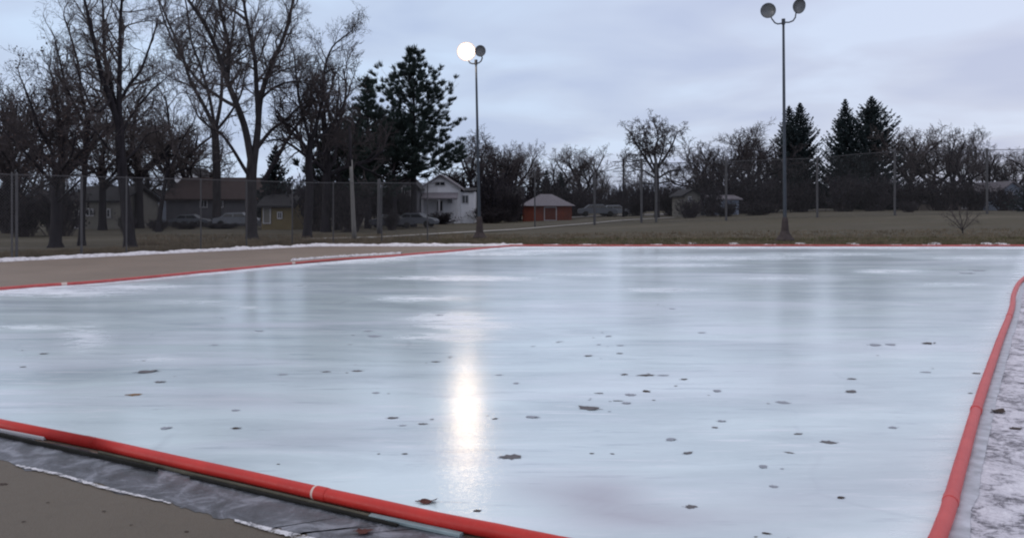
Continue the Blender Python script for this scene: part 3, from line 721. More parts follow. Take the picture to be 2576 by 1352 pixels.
# low dark tree with dead leaves at far left
bare_tree('bare_tree', 'short thick trunked tree with rusty dead leaves at the far left behind the fence', 140, 32.5,
    ([(140,620,0), (140,590,0), (142,540,0), (140,480,0), (142,430,0)], .24, .15, 0, 1, 0),
    [([(142,450,0), (130,380,0), (100,330,-.4), (80,270,-.6), (60,215,-.6)], .09, .03, 1.4, .26, .1),
     ([(143,440,0), (160,370,.3), (150,300,.5), (140,240,.5), (130,190,.5)], .08, .03, 1.4, .26, .1),
     ([(142,470,0), (105,430,-.5), (65,385,-.9), (30,350,-1), (0,320,-1)], .08, .02, 1.3, .27, .1),
     ([(143,460,0), (180,410,.6), (215,370,.9), (240,330,1)], .07, .02, 1.2, .27, .1),
     ([(141,510,0), (110,490,.6), (70,470,1), (30,440,1.2)], .06, .02, 1.1, .28, .1),
     ([(141,510,0), (175,480,-.6), (205,450,-1), (235,430,-1.2)], .06, .02, 1.1, .28, .1),
     ([(140,500,0), (150,440,-.9), (180,390,-1.6), (190,330,-1.9)], .06, .02, 1.2, .28, .1)], TreeP(sp=(0,.28,.18,.125,.10), tw=.0052, leaves=.28), 41, mBarkDark, mTwigDark)
# small crooked tree
bare_tree('bare_tree', 'small crooked bare tree in the gap before the brown roofed house', 400, 50,
    ([(398,585,0), (402,540,0), (412,480,0), (422,430,0)], .15, .10, 0, 1, 0),
    [([(421,440,0), (415,390,0), (395,345,-.3), (388,300,-.5)], .07, .02, 1.4, .36, .1),
     ([(422,432,0), (445,385,.3), (462,345,.5), (485,310,.6), (495,280,.6)], .07, .02, 1.4, .36, .1),
     ([(412,470,0), (385,430,.4), (360,400,.6), (345,370,.6)], .05, .02, 1.3, .36, .1),
     ([(420,445,0), (450,430,-.4), (480,420,-.6), (500,390,-.8)], .05, .02, 1.3, .36, .1)], TreeP(sp=(0,.4,.24,.17,.13), tw=.010), 47, mBarkDark)
# wide dark tree at x=775
bare_tree('bare_tree', 'wide crowned dark bare tree with rust tinged twigs just left of the pines', 775, 41,
    ([(772,604,0), (775,540,0), (778,470,0), (776,400,0), (782,350,0)], .22, .15, 0, 1, 0),
    [([(780,360,0), (765,300,0), (752,250,-.4), (745,190,-.6), (740,140,-.6)], .09, .03, 1.7, .3, .1),
     ([(782,355,0), (800,300,.3), (812,240,.6), (815,180,.6), (835,120,.6), (870,90,.6)], .09, .03, 1.6, .3, .1),
     ([(780,365,0), (820,330,.6), (850,290,1), (870,250,1.1)], .08, .03, 1.5, .32, .1),
     ([(778,400,0), (740,370,-.8), (705,352,-1.2), (670,355,-1.4)], .08, .03, 1.4, .34, .1),
     ([(776,410,0), (745,330,-.5), (700,300,-1), (690,260,-1.2)], .07, .02, 1.4, .34, .1),
     ([(660,460,-.8), (695,400,-.6), (730,340,-.3), (775,275,0), (800,235,0)], .12, .03, 1.5, .34, .25),
     ([(778,395,0), (815,385,.6), (855,370,1), (890,365,1.1)], .07, .02, 1.3, .32, .1)], TreeP(sp=(0,.30,.18,.12,.095), tw=.0065, leaves=.10), 53, mBarkDark, mTwigDark)
bare_tree('bare_tree', 'round spreading bare tree with a pale trunk right of the gap in the treeline', 1652, 74,
    ([(1652,556,0), (1652,500,0), (1651,440,0), (1650,410,0)], .24, .19, 0, 1, 0),
    [([(1650,440,0), (1628,405,0), (1605,370,-.5), (1592,345,-.8)], .13, .04, 1.7, .35, .1),
     ([(1650,412,0), (1646,380,.3), (1655,345,.5), (1648,315,.5)], .13, .04, 1.6, .35, .1),
     ([(1652,425,0), (1675,392,.5), (1692,360,.8), (1702,335,.8)], .13, .04, 1.7, .35, .1),
     ([(1650,450,0), (1620,430,.6), (1595,425,1), (1575,405,1)], .09, .03, 1.5, .35, .1),
     ([(1652,450,0), (1685,430,-.6), (1715,425,-1), (1738,410,-1)], .09, .03, 1.5, .35, .1),
     ([(1652,462,0), (1690,455,.5), (1720,462,.9), (1740,450,1.2)], .07, .03, 1.3, .35, .1),
     ([(1650,465,0), (1615,460,-.5), (1590,465,-.9), (1572,452,-1.2)], .07, .03, 1.3, .35, .1),
     ([(1651,430,0), (1668,375,-.8), (1672,340,-1.2)], .08, .03, 1.6, .35, .1),
     ([(1651,435,0), (1630,380,-1), (1625,350,-1.6), (1618,330,-1.6)], .08, .03, 1.6, .35, .1)], TreeP(sp=(0,.4,.22,.15,.12), tw=.017, ang=(35,75), wig=.38, ratio=.62, up=.1), 59, mBark, mTwigDark)

# generic far bare trees: prototypes copied with their parts
def generic(seed, H=9.0, spread=1.0, P=None, dark=False, vase=False):
    rr = random.Random(seed); P = P or TreeP(sp=(0,.46,.27,.17,.13), tw=.0125, ang=(28,60), ratio=.6)
    T, C, Lf = MB(), MB(), MB(); th = H*rr.uniform(.22, .32); top = Vector((rr.uniform(-.3,.3), 0, th))
    T.tube([Vector((0,0,-.2)), Vector((0,0,.4)), top*.6, top], [.34,.25,.22,.20], 9, cap=False)
    n = 7
    for i in range(n):
        a = 2*math.pi*i/n + rr.uniform(-.3,.3); tl = R(rr.uniform(12, 52 if not vase else 35))*spread
        d = Vector((math.cos(a)*math.sin(tl), math.sin(a)*math.sin(tl), math.cos(tl)))
        grow(T, C, Lf, top*rr.uniform(.75, 1), d, (H-th)*rr.uniform(.55,.8), .12, 1, P, rr)
    root = bpy.data.objects.new('bare_tree', None); S.collection.objects.link(root)
    T.build('trunk', mBarkDark, root, smooth=True); C.build('crown', mTwigDark if dark else mTwig, root)
    root['h'] = max(v[2] for v in C.v); return root
gens = [generic(101), generic(102, spread=1.15, dark=True), generic(103, vase=True), generic(104, spread=1.25, dark=True)]
used = set()
for g_ in gens: g_['h'] = g_['h']
def far_tree(k, px, Y, top_py, wfac, label, rot=0, group='bare trees in the far tree line'):
    X = PX(px, Y); z0 = gz(X, Y); h = PZ(top_py, Y)-z0
    if k in used: o = copy_tree(gens[k])
    else: o = gens[k]; used.add(k)
    o.location = (X, Y, z0); o.rotation_euler = (0, 0, rot); sc = h/gens[k]['h']; o.scale = (sc*wfac*1.0, sc*wfac, sc); o.empty_display_size = .2
    tag(o, label, 'tree', group); return o
far_tree(1, 60, 44, 250, 1.0, 'dim bare tree behind the short rusty leaved tree at far left', 1)
far_tree(2, 258, 54, 200, .95, 'shadowy bare tree seen between the trunks above the cream house', 2)
far_tree(0, 470, 70, 300, 1.0, 'pale thin bare tree behind the small crooked tree', 3)
far_tree(2, 372, 62, 320, 1.0, 'bare tree above the pale blue house at left', 5)
far_tree(0, 895, 64, 255, 1.0, 'thin topped bare tree at the foot of the smaller pine', 2.3)
far_tree(0, 20, 52, 175, 1.15, 'faint bare tree cut by the left edge behind the rusty leaved tree', 2.2)
far_tree(2, 150, 50, 60, .95, 'hazy high bare tree behind the slender trunk', 3.1)
far_tree(2, 350, 58, 120, .9, 'hazy bare tree between the large left tree and the tallest tree', .6)
far_tree(2, 430, 66, 150, .9, 'thin twigged bare tree above the crooked tree', 4.6)
far_tree(3, 820, 50, 80, .75, 'bare tree with a raised feathery top above the wide dark crown', 5.2)
far_tree(3, 1185, 84, 322, 1.2, 'bare tree behind the lit light pole, first right of the big pine', .7)
far_tree(1, 1238, 90, 322, 1.25, 'broad bare tree above the dark hedge left of the brick garage', 2.9)
far_tree(0, 1290, 98, 352, 1.1, 'lower bare tree behind the left side of the brick garage', 4.4)
far_tree(2, 1335, 105, 345, .7, 'narrow wispy bare tree straight above the brick garage', 1.1)
far_tree(2, 1400, 100, 375, 1.2, 'pale bare tree just right of the brick garage', 5.1)
far_tree(0, 1460, 104, 360, 1.2, 'fan shaped bare tree above the parked cars in the middle', 3.3)
far_tree(3, 1510, 112, 412, 1.2, 'small bare tree at the lowest gap of the treeline', 2.2)
far_tree(3, 1770, 88, 330, 1.2, 'bare tree between the round pale trunked tree and the dense rusty ones', 1.9)
far_tree(1, 1820, 86, 300, 1.15, 'dense rusty bare tree with one thin spike on top', 3.9)
far_tree(3, 1885, 90, 302, 1.25, 'dense rounded bare tree left of the right light pole', .3)
far_tree(1, 1925, 94, 340, 1.1, 'bare tree close left of the double topped spruce', 2.6)
far_tree(0, 2290, 88, 308, 1.15, 'bare tree touching the right side of the tall dark spruce', .9)
far_tree(2, 2345, 86, 305, 1.2, 'bushy bare tree behind the small field shrub', 2.0)
far_tree(3, 2400, 84, 312, 1.1, 'bare tree with gaps of sky around its dark trunk', 3.6)
far_tree(1, 2436, 90, 300, .75, 'narrow bare tree with a feathery raised top at right', 5.5)
far_tree(3, 2485, 92, 350, 1.2, 'lower dark bare tree behind the last tall fence post', 1.4)
far_tree(1, 2540, 92, 352, 1.2, 'dark bare tree before the pale house at the right edge', 4.1)
far_tree(2, 2620, 74, 285, 1.0, 'pale bare tree leaning in from the right edge of the picture', 2.7)

# ------------------------------------------------------------------ conifers
def conifer(name, label, px, Y, top_py, base_py, half_w_px, seed, mat, kind='spruce', tops=((0,0),), low=.12, group=None, shape=1.0):
    rr = random.Random(seed); X = PX(px, Y); z0 = gz(X, Y); H = PZ(top_py, Y)-z0; W = half_w_px/F*Y*1.45
    root = empty(name, (X, Y, z0), label, 'tree', group); T, C, Bk = MB(), MB(), MB()
    T.tube([Vector((0,0,-.2)), Vector((0,0,H*.5)), Vector((0,0,H*.97))], [.26,.16,.02], 8, cap=False)
    zb = H*low
    nwh = int(H/(.30 if kind == 'spruce' else .42))
    for i in range(nwh):
        t = i/(nwh-1); z = zb + (H-zb-.15)*t
        if kind == 'spruce': Lr = W*((1-t)**shape)*rr.uniform(.78, 1.15)+.12
        else: Lr = W*(.14 + .60*(1-t) + .55*(1-sm(.45,.95,t)))*rr.uniform(.7, 1.1) if t < .93 else W*.2
        nb = 12 if kind == 'spruce' else 7
        for b in range(nb):
            a = 2*math.pi*(b+rr.random()*.8)/nb + i*.7; ln = Lr*(rr.uniform(.6, 1.22) if kind == 'spruce' else rr.uniform(.45, 1.25))
            if kind == 'spruce':
                rise0, rise1 = (-.05 + .55*t), (.35 + .45*t)
            else:
                rise0, rise1 = .15 + .65*t, .35 + .8*t
            pts = []; n = 5
            for k in range(n+1):
                s_ = k/n; zz = z + ln*(rise0*s_ + (rise1-rise0)*s_*s_) - (.06*ln*math.sin(s_*math.pi) if kind == 'spruce' else 0)
                pts.append(Vector((math.cos(a)*ln*s_, math.sin(a)*ln*s_, zz)))
            Bk.tube(pts, [.035,.03,.025,.018,.012,.006], 3, cap=False)
            cnt = int((22 if kind == 'spruce' else 26)*max(.6, ln))
            if kind != 'spruce':
                cnt = 0
                for q in range(max(2, int(ln*2.9))):
                    s_ = rr.uniform(.35, 1)**.8; k = min(s_*n, n-.001); j = int(k); p = pts[j].lerp(pts[j+1], k-j) + Vector((rr.gauss(0,.12), rr.gauss(0,.12), .05)); d = (pts[j+1]-pts[j]).normalized(); R_ = rr.uniform(.22, .42)
                    for z_ in range(44):
                        dirn = (Vector((rr.gauss(0,.55), rr.gauss(0,.55), abs(rr.gauss(0,.6))-.1)) + d*1.1).normalized(); sl = R_*rr.uniform(.7, 1.6); wd = rr.uniform(.010,.026); nrm = dirn.cross(Vector((rr.uniform(-1,1), rr.uniform(-1,1), rr.uniform(-1,1)))).normalized()*wd
                        C.quad(p + dirn*sl*.1, p + dirn*sl*.65 - nrm, p + dirn*sl, p + dirn*sl*.65 + nrm)
            for q in range(cnt):
                s_ = rr.uniform(.12, 1) if kind == 'spruce' else rr.uniform(.3, 1)**.7
                k = min(s_*n, n-.001); j = int(k); p = pts[j].lerp(pts[j+1], k-j); d = (pts[j+1]-pts[j]).normalized()
                side = d.cross(Vector((0,0,1))).normalized()*rr.choice((-1,1))
                if kind == 'spruce':
                    dirn = (d*rr.uniform(.4,1) + side*rr.uniform(.2,1) + Vector((0,0,rr.uniform(-.6,.15)))).normalized(); sl = rr.uniform(.2,.45)*(1.15-.4*s_)*min(1, .3+Lr*.55); wd = rr.uniform(.05,.09)
                    nrm = dirn.cross(Vector((rr.uniform(-1,1), rr.uniform(-1,1), rr.uniform(-.4,1)))).normalized()*wd
                    C.quad(p - nrm*.6, p + dirn*sl*.5 - nrm, p + dirn*sl, p + dirn*sl*.5 + nrm)
    for q in range(24):
        z = H*rr.uniform(.95, 1.0); a = rr.uniform(0, 6.28); sl = (H*1.02-z)*.5+.1; p = Vector((0,0,z)); d = Vector((math.cos(a)*.6, math.sin(a)*.6, 1)).normalized()
        nn = d.orthogonal().normalized()*.04; C.quad(p-nn, p+d*sl*.5-nn, p+d*sl, p+nn)
    T.build('trunk', mBarkDark, root, smooth=True); cr_ = C.build('crown', mat, root); Bk.build('branches', mBarkDark, root)
    return root
conifer('pine_tree', 'tall dark pine with a narrow feathery top left of the lit lamp', 1040, 62, 145, 560, 74, 61, mPine, 'pine', low=.30)
conifer('pine_tree', 'shorter ragged pine on the left of the tall pine', 925, 58, 215, 560, 44, 62, mPine, 'pine', low=.18)
conifer('pine_tree', 'low spreading pine in front of the tall pine above the white house', 990, 60, 322, 560, 85, 63, mPine, 'pine', low=.42)
conifer('pine_tree', 'broad low evergreen filling the space between the two pines and the dark bare tree', 850, 54, 335, 560, 58, 64, mPine, 'pine', low=.30)
conifer('spruce_tree', 'little dark spruce right of the tallest bare tree', 692, 58, 370, 560, 40, 65, mSpruce, low=.1)
conifer('spruce_tree', 'left top of the double topped spruce beside the right light pole', 1984, 96, 268, 545, 50, 71, mSpruce, low=.03, shape=.9)
conifer('spruce_tree', 'right top of the double topped spruce beside the right light pole', 2012, 95, 260, 545, 60, 72, mSpruce, low=.03, shape=.9)
conifer('spruce_tree', 'narrower spruce on the left of the dark spruce pair', 2125, 94, 250, 535, 62, 73, mSpruce, low=.03)
conifer('spruce_tree', 'tallest broad dark spruce on the right of the spruce pair', 2192, 92, 243, 535, 96, 74, mSpruce, low=.03, shape=.95)
conifer('spruce_tree', 'small dark spruce tip just above the right side of the brick garage', 1374, 96, 430, 535, 22, 75, mSpruce, low=.05)
conifer('spruce_tree', 'second small dark spruce tip right of the brick garage roof', 1410, 97, 434, 535, 24, 76, mSpruce, low=.05)
conifer('spruce_tree', 'green evergreen cut off by the right edge of the picture', 2590, 70, 455, 530, 30, 77, mSpruce, low=.05)

# ------------------------------------------------------------------ brush, hedges, shrubs
def bush_mesh(seed, nb=110):
    rr = random.Random(seed); m = MB(); lf = MB()
    for i in range(nb):
        a = rr.uniform(0, 6.28); r0 = rr.uniform(0, .35); p = Vector((math.cos(a)*r0, math.sin(a)*r0, -.05)); d = Vector((math.cos(a)*rr.uniform(0,.9), math.sin(a)*rr.uniform(0,.9), 1)).normalized()
        pts = [p]; n = 4; ln = rr.uniform(.7, 1.15)
        for k in range(n): d = (d + Vector((rr.gauss(0,.16), rr.gauss(0,.16), rr.gauss(0,.1)))).normalized(); pts.append(pts[-1] + d*ln/n)
        m.tube(pts, [.012,.010,.008,.006,.003], 3, cap=False)
        for k in range(9):
            t = rr.uniform(.25, 1)*n; j = min(int(t), n-1); q = pts[j].lerp(pts[j+1], t-j); e = rot_off(d, R(rr.uniform(20,70)), rr); l_ = rr.uniform(.12,.3)
            m.tube([q, q+e*l_*.5+Vector((rr.gauss(0,.02),0,.01)), q+e*l_], [.005,.004,.002], 3, cap=False)
            for z in range(3):
                c = q+e*l_*rr.random(); s_ = rr.uniform(.02,.05); a_ = Vector((rr.uniform(-1,1), rr.uniform(-1,1), rr.uniform(-1,1))).normalized(); b_ = a_.orthogonal().normalized()
                lf.quad(c-a_*s_, c+b_*s_*.6, c+a_*s_, c-b_*s_*.6)
    return m, lf
bushes = []
for sd in (5, 6, 7):
    m, lf = bush_mesh(sd); root = bpy.data.objects.new('bush', None); S.collection.objects.link(root)
    m.build('stems', mTwigDark, root); lf.build('foliage', mBrush, root); bushes.append([root, False])
def bush(px, Y, top_py, half_w_px, label, k, cat='bush', group='dark bushes under the tree line', rot=0):
    X = PX(px, Y); z0 = gz(X, Y); h = PZ(top_py, Y)-z0
    b = bushes[k]
    if b[1]: o = copy_tree(b[0])
    else: o = b[0]; b[1] = True
    o.location = (X, Y, z0); o.rotation_euler = (0, 0, rot); wv = half_w_px/F*Y; o.scale = (wv/.9, wv/.9*.8, h/1.05); return tag(o, label, cat, group)
bl = [(1735,70,500,40,'low dark hedge hiding the grey white house behind the fence'), (1825,72,506,45,'low dark hedge before the low pale house'), (1790,74,470,30,'dark bush between the two pale houses'),
 (150,44,470,70,'tall dark bush behind the trunk of the rusty leaved tree'), (60,43,490,70,'dark bush behind the fence post pair at far left'), (30,48,470,60,'highest dark bush at the left edge'),
 (320,46,530,30,'dark bush at the base of the large left tree'), (395,52,550,34,'low dark bush before the pale blue house'), (470,56,555,50,'dark bush in front of the left white car'),
 (255,62,455,60,'tall dark bush on the roof line of the cream house'), (560,57,560,60,'low dark bush in front of the brown roofed house'), (700,58,470,60,'dark thicket below the little spruce'),
 (800,52,430,66,'tall dark thicket left of the pale wooden pole'), (880,50,470,60,'dark thicket right behind the pale wooden pole'), (860,64,420,80,'wide thicket behind the pale wooden pole'),
 (960,66,430,70,'thicket under the tall pine'), (1010,66,480,40,'thicket left of the white house'), (1130,88,430,70,'dark thicket above the white house roof'), (985,54,525,30,'bluish bush beside the parked cars left of the white house'),
 (1240,82,430,55,'tall dark thicket right of the lit pole'), (1285,78,455,45,'dark thicket next to the brick garage'), (1110,70,533,50,'low hedge in front of the white house'), (1230,74,520,60,'low black hedge right of the lit pole'),
 (1370,94,445,60,'dark thicket behind the brick garage'), (1450,96,470,60,'dark thicket behind the middle parked cars'), (1530,92,490,55,'dark thicket in the lowest gap'), (1600,88,490,45,'dark thicket left of the round pale trunked tree'),
 (1690,84,470,55,'dark thicket right of the round pale trunked tree'), (1780,82,430,70,'tall thicket behind the grey house'), (1870,82,425,70,'tall thicket left of the right light pole'), (1940,80,450,60,'tall thicket behind the right light pole'),
 (1900,72,505,60,'low black bush at the foot of the double spruce'), (2010,82,450,60,'thicket before the double spruce'), (2120,80,440,60,'thicket under the narrower spruce'), (2200,80,440,60,'thicket under the tallest spruce'),
 (2290,80,450,55,'thicket right of the spruces'), (2370,78,452,60,'thicket behind the field shrub'), (2450,78,458,55,'thicket left of the last fence post'), (2530,78,470,50,'thicket at the right edge of the picture'), (2285,70,505,32,'bluish low bush at the top of the field')]
for i, (a, Y, t, hw, lb) in enumerate(bl): bush(a, Y, t, hw, lb, i % 3, rot=i*1.3)
P_sh = TreeP(sp=(0,.2,.13,.10,.09), mx=4, tw=.004, lmin=.08)
sh = bare_tree('shrub', 'lone small leafless shrub standing on the grass at right', 2422, 43,
    ([(2422,600,0), (2421,585,0), (2420,575,0)], .035, .03, 0, 1, 0),
    [([(2420,580,0), (2400,560,0), (2380,545,0)], .02, .008, .5, .1, .1), ([(2420,578,0), (2418,555,.1), (2412,532,.1)], .02, .008, .5, .1, .1), ([(2420,580,0), (2440,560,0), (2458,542,0)], .02, .008, .5, .1, .1),
     ([(2420,578,0), (2430,552,-.3), (2432,535,-.4)], .018, .008, .5, .1, .1), ([(2420,578,0), (2405,552,.4), (2395,535,.5)], .018, .008, .5, .1, .1)], P_sh, 83, cat='shrub')

# distant woods closing the view
def woods(label, px0, px1, Y, top, seed, n=2600):
    rr = random.Random(seed); m = MB()
    for i in range(n):
        px = rr.uniform(px0, px1); y = Y + rr.uniform(-6, 6); x = PX(px, y); z0 = gz(x, y)
        h = (PZ(top, y)-z0)*(.75 + .35*noise.noise((px*.02, seed, 0)))*rr.uniform(.5, 1.0)
        b = Vector((x, y, z0)); d = Vector((rr.gauss(0,.12), rr.gauss(0,.12), 1)).normalized(); p = b; pts = [p]
        for k in range(4): d = (d + Vector((rr.gauss(0,.12), 0, 0))).normalized(); pts.append(pts[-1]+d*h/4)
        m.tube(pts, [.10,.08,.06,.04,.015], 3, cap=False)
        for k in range(11):
            t = rr.uniform(.15, 1)*4; j = min(int(t), 3); q = pts[j].lerp(pts[j+1], t-j); e = rot_off(d, R(rr.uniform(25,75)), rr); l_ = h*rr.uniform(.06,.2)
            m.tube([q, q+e*l_], [.035,.012], 3, cap=False)
    o = m.build('woods', mBrush); o['kind'] = 'stuff'; o['label'] = label; o['category'] = 'woods'; return o
woods('dark band of distant woods behind the houses', -500, 2900, 125, 432, 4, 9000)

# ------------------------------------------------------------------ houses
def house(name, label, px0, px1, Y, base_py, eave_py, ridge_py, wall, roof, ridge='x', depth=6, wins=(), door=None, over=.3, cat='house', hip=False, chimney=None, gable_wall=None):
    x0, x1 = PX(px0, Y), PX(px1, Y); z0 = min(gz(x0, Y), gz(x1, Y)); cx_ = (x0+x1)/2; w_ = x1-x0; ev = PZ(eave_py, Y)-z0; rd = PZ(ridge_py, Y)-z0
    root = empty(name, (cx_, Y, z0), label, cat)
    m = MB(); hw = w_/2
    m.box(-hw, hw, 0, depth, -.3, ev)
    if ridge == 'y': m.quad((-hw,.002,ev), (hw,.002,ev), (0,.002,rd-.06)); m.quad((hw,depth-.002,ev), (-hw,depth-.002,ev), (0,depth-.002,rd-.06))
    elif not hip: m.quad((-hw+.002,0,ev), (-hw+.002,depth/2,rd-.06), (-hw+.002,depth,ev)); m.quad((hw-.002,depth,ev), (hw-.002,depth/2,rd-.06), (hw-.002,0,ev))
    m.build('wall', wall, root)
    m = MB(); t = .12; o_ = over
    def slab(a, b, c, d):
        u = Vector((0,0,t)); a, b, c, d = map(Vector, (a,b,c,d)); m.quad(a+u,b+u,c+u,d+u); m.quad(d,c,b,a)
        for p, q in ((a,b),(b,c),(c,d),(d,a)): m.quad(p, q, q+u, p+u)
    if hip:
        k = min(hw*.75, depth/2*.9); A=(-hw-o_,-o_,ev-.02); B=(hw+o_,-o_,ev-.02); C_=(hw+o_,depth+o_,ev-.02); D=(-hw-o_,depth+o_,ev-.02); E=(-hw+k,depth/2,rd); F_=(hw-k,depth/2,rd)
        for q in ((A,B,F_,E), (C_,D,E,F_), (B,C_,F_), (D,A,E)): m.quad(*q)
        m.quad(D,C_,B,A)
    elif ridge == 'y':
        sl = (rd-ev)/hw; slab((-hw-o_,-o_,ev-sl*o_), (0,-o_,rd), (0,depth+o_,rd), (-hw-o_,depth+o_,ev-sl*o_)); slab((0,-o_,rd), (hw+o_,-o_,ev-sl*o_), (hw+o_,depth+o_,ev-sl*o_), (0,depth+o_,rd))
    else:
        sl = (rd-ev)/(depth/2); slab((-hw-o_,-o_,ev-sl*o_), (hw+o_,-o_,ev-sl*o_), (hw+o_,depth/2,rd), (-hw-o_,depth/2,rd)); slab((-hw-o_,depth/2,rd), (hw+o_,depth/2,rd), (hw+o_,depth+o_,ev-sl*o_), (-hw-o_,depth+o_,ev-sl*o_))
    rf = m.build('roof', roof, root)
    if chimney:
        m = MB(); c = chimney; m.box(c-.3, c+.3, depth/2-.3, depth/2+.3, ev, rd+.7); m.build('chimney', mBrick, rf)
    def opening(nm, a, b, c, d, fm, pm):
        X0, X1, Z0, Z1 = PX(a, Y)-cx_, PX(b, Y)-cx_, PZ(d, Y)-z0, PZ(c, Y)-z0; q = .07
        m = MB(); m.box(X0-q, X1+q, -.06, -.002, Z1, Z1+q); m.box(X0-q, X1+q, -.06, -.002, Z0-q, Z0); m.box(X0-q, X0, -.06, -.002, Z0, Z1); m.box(X1, X1+q, -.06, -.002, Z0, Z1)
        if nm == 'window': m.box((X0+X1)/2-.025, (X0+X1)/2+.025, -.05, -.022, Z0, Z1)
        fo = m.build(nm, fm, root); m = MB(); m.quad((X0,-.02,Z0), (X1,-.02,Z0), (X1,-.02,Z1), (X0,-.02,Z1)); m.build('pane' if nm == 'window' else 'door_panel', pm, fo)
    for (a, b, c, d) in wins: opening('window', a, b, c, d, mTrim, mGlass)
    if door: opening('door', *door[:4], mTrim, door[4] if len(door) > 4 else mDoor)
    return root
house('house', 'cream house with dark roof seen between the left trunks', 178, 302, 56, 582, 505, 470, mCream, mRoofDark, 'x', wins=[(218,233,527,541), (262,276,527,545)], door=(190,198,530,572))
house('house', 'small pale blue house left of the crooked tree', 352, 420, 66, 552, 506, 480, mBlueWall, mRoofDark, 'y', wins=[(372,384,515,533), (396,404,515,530)])
house('house', 'big brown roofed house behind the white cars', 418, 645, 64, 560, 500, 446, mGreyWall, mRoofBrown, 'x', depth=8, wins=[(505,520,505,520), (545,560,505,520)])
house('house', 'white gabled house front just above the brown roof at left', 430, 500, 96, 520, 445, 420, mWhiteWall, mRoofDark, 'y', wins=[(460,468,432,440)])
house('shed', 'tan yellow shed with a small dark opening right of the tallest tree', 658, 735, 55, 577, 518, 492, mYellow, mRoofDark, 'x', depth=4, wins=[(700,708,535,548)], door=(664,679,524,560,mCream), cat='shed')
house('house', 'grey house half hidden behind the pine trunks', 985, 1050, 71, 560, 470, 440, mGreyWall, mRoofDark, 'y', wins=[(1012,1022,470,495), (1034,1044,470,495)])
wh = house('house', 'white two storey house with gabled front and lean-to porch', 1058, 1158, 74, 545, 474, 441, mWhiteWall, mRoofGrey, 'y', depth=8, wins=[(1095,1118,458,466), (1128,1136,500,510)], door=(1100,1112,506,530), over=.35)
house('house', 'low white wing with a wide window attached right of the white house', 1159, 1192, 74.3, 545, 482, 474, mWhiteWall, mRoofDark, 'x', depth=5, wins=[(1163,1177,492,510)], over=.15)
m = MB(); Yp = 74; X0, X1 = PX(1066, Yp)-PX(1111, Yp), PX(1156, Yp)-PX(1111, Yp)
m.quad((X0,-1.5,PZ(498,Yp)), (X1,-1.5,PZ(498,Yp)), (X1,-.01,PZ(484,Yp)), (X0,-.01,PZ(484,Yp))); m.quad((X0,-.01,PZ(484,Yp)-.1), (X1,-.01,PZ(484,Yp)-.1), (X1,-1.5,PZ(498,Yp)-.1), (X0,-1.5,PZ(498,Yp)-.1)); m.quad((X0,-1.5,PZ(498,Yp)-.1), (X1,-1.5,PZ(498,Yp)-.1), (X1,-1.5,PZ(498,Yp)), (X0,-1.5,PZ(498,Yp)))
m.build('porch_roof', mRoofGrey, wh)
for xx in (X0+.1, 0, X1-.1):
    m = MB(); m.box(xx-.06, xx+.06, -1.45, -1.33, -.1, PZ(498, Yp)-.1-0); m.build('porch_post', mTrim, wh)
gar = house('brick_garage', 'low orange brick garage with a pale grey hipped roof', 1316, 1438, 80, 555, 517, 487, mBrick, mRoofGrey, hip=True, depth=7, cat='garage', over=.35, door=(1370,1398,522,553,simple('brown_garage_door', (.11,.035,.025), .7, .2, .2, 4)))
house('house', 'grey white house front behind the tall fence, left of the second fence post', 1722, 1762, 76, 530, 490, 478, mCream, mRoofDark, 'y', wins=[(1732,1738,496,506)])
house('house', 'low pale house with bright eaves right of the grey white one', 1786, 1858, 78, 530, 502, 492, mBlueWall, mRoofGrey, 'x', wins=[(1800,1812,506,512)])
house('house', 'long tan house low behind the field shrub', 2330, 2452, 84, 530, 512, 498, simple('tan_wall', (.13,.115,.105), .8, .3, .2, 2), mRoofDark, 'x', wins=[(2350,2358,515,524), (2375,2387,515,524), (2420,2435,515,524)])
house('house', 'pale blue house by the green evergreen at the right edge', 2518, 2572, 82, 530, 478, 458, mBlueWall, mRoofGrey, 'y', wins=[(2535,2545,482,494)])
house('house', 'dark house with a thin pale sill line right of the lit pole', 1222, 1312, 86, 550, 500, 470, simple('dark_wall', (.032,.031,.037), .8, .2, .2, 2), mRoofDark, 'x', wins=[(1262,1276,508,512)])

# ------------------------------------------------------------------ parked cars
def car_proto():
    root = bpy.data.objects.new('parked_car', None); S.collection.objects.link(root)
    prof = [(-2.2,.35),(-2.25,.6),(-2.15,.85),(-1.5,.95),(-.95,1.38),(.55,1.42),(1.15,.98),(2.0,.85),(2.25,.62),(2.2,.35)]
    m = MB(); n = len(prof)
    for y_, s_ in ((-.86,1), (.86,1)):
        for (x, z) in prof: m.v.append((x, y_*(.86 if z > 1.1 else 1), z))
    m.f.append(tuple(range(n))); m.f.append(tuple(range(2*n-1, n-1, -1)))
    for i in range(n): j = (i+1) % n; m.f.append((i, i+n, j+n, j))
    b = m.build('body', mCarW, root)
    for sg in (-1, 1):
        y0 = sg*.875; y1 = sg*.752
        for q in (((-1.32,.98),(-.3,.98),(-.3,1.34),(-.88,1.33)), ((-.22,.98),(1.0,.98),(.5,1.36),(-.22,1.35))):
            m = MB(); m.quad(*[(x, (y0 if z < 1.1 else y1), z) for x, z in q][::sg]); m.build('side_window', mGlass, root)
    for x in (-1.4, 1.4):
        for sg in (-1, 1):
            m = MB(); m.lathe([(.001,-.11),(.24,-.11),(.32,-.08),(.32,.08),(.24,.11),(.001,.11)], Vector((x, sg*.8, .32)), Vector((0,1,0)), 16); m.build('wheel', mTyre, root)
    return root
car0 = car_proto(); cu = [False]
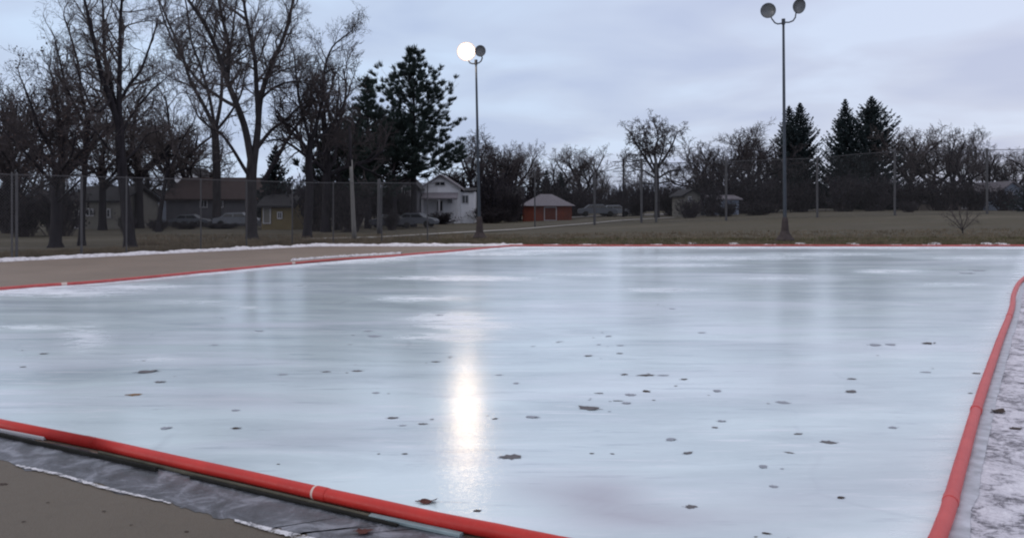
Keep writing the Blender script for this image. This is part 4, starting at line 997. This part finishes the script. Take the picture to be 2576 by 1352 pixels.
def car(px, Y, label, mat, rz=0, sc=1.0):
    if cu[0]: o = copy_tree(car0)
    else: o = car0; cu[0] = True
    X = PX(px, Y); o.location = (X, Y, gz(X, Y)+.05); o.rotation_euler = (0, 0, rz); o.scale = (sc, sc, sc)
    for c in o.children:
        if c.name.startswith('body'):
            c.data = c.data.copy(); c.data.materials[0] = mat
    return tag(o, label, 'car', 'cars parked along the street')
car(478, 60.5, 'grey white car parked before the left part of the brown roofed house', mCarS, .1, .62)
car(598, 60, 'white car parked before the right part of the brown roofed house', mCarW, .05, .72)
car(985, 57, 'dark blue car with pale bumper under the pines', mCarD, .3, .65)
car(1045, 60, 'silver car under the pines nearest to the white house', mCarS, -.2, .7)
car(1502, 88, 'silver car on the street in the middle, left of its neighbour', mCarS, 0, .9)
car(1545, 88.5, 'white car on the street in the middle, right of its neighbour', mCarW, 0, .8)

# ------------------------------------------------------------------ rough grass beyond the rink
def tufts(name, label, n, fn, hmin, hmax, mat, seed):
    rr = random.Random(seed); m = MB()
    for i in range(n):
        x, y = fn(rr); z = gz(x, y)-.01; k = rr.randint(4, 7); hh = rr.uniform(hmin, hmax)*(1+.8*max(0, noise.noise((x*.8, y*.8, seed))))
        for b in range(k):
            a = rr.uniform(0, 6.28); l_ = hh*rr.uniform(.6, 1.1); wv = rr.uniform(.006,.014); dx_, dy_ = math.cos(a), math.sin(a); bx, by = x+rr.gauss(0,.04), y+rr.gauss(0,.04)
            m.v += [(bx-dy_*wv, by+dx_*wv, z), (bx+dy_*wv, by-dx_*wv, z), (bx+dx_*l_*.3, by+dy_*l_*.3, z+l_)]; q = len(m.v); m.f.append((q-3, q-2, q-1))
    o = m.build(name, mat); o['kind'] = 'stuff'; o['label'] = label; o['category'] = 'grass'; return o
mStraw = simple('straw_grass', (.165,.135,.098), .95, .1, .45, .9); mGreenG = simple('dull_green_grass', (.098,.098,.048), .95, .1, .4, 1.1)
tufts('grass', 'rough straw coloured grass beyond the far edge of the ice', 16000, lambda r: ((lambda yy: (r.uniform(-16, 26)*yy/36, yy))(34.0 + 12*r.random()**1.8)), .05, .16, mStraw, 1)
tufts('grass', 'dull green grass strip behind the far red pipe', 9000, lambda r: ((lambda yy: (r.uniform(-5, 24)*yy/36, yy))(34.1 + 6*r.random()**1.5)), .04, .12, mGreenG, 2)
def leftside(r):
    t = r.random(); P = [(-16,22.6), (-14.9,24.6), (-11.1,29.7), (-7.9,34.1), (0,34.3)]; k = t*4; i = min(int(k), 3); a, b = P[i], P[i+1]
    return a[0]+(b[0]-a[0])*(k-i) - r.random()*1.2, a[1]+(b[1]-a[1])*(k-i)+.25+r.random()**2*6
tufts('grass', 'dry grass under the chain link fence by the court', 9000, leftside, .05, .18, mStraw, 3)
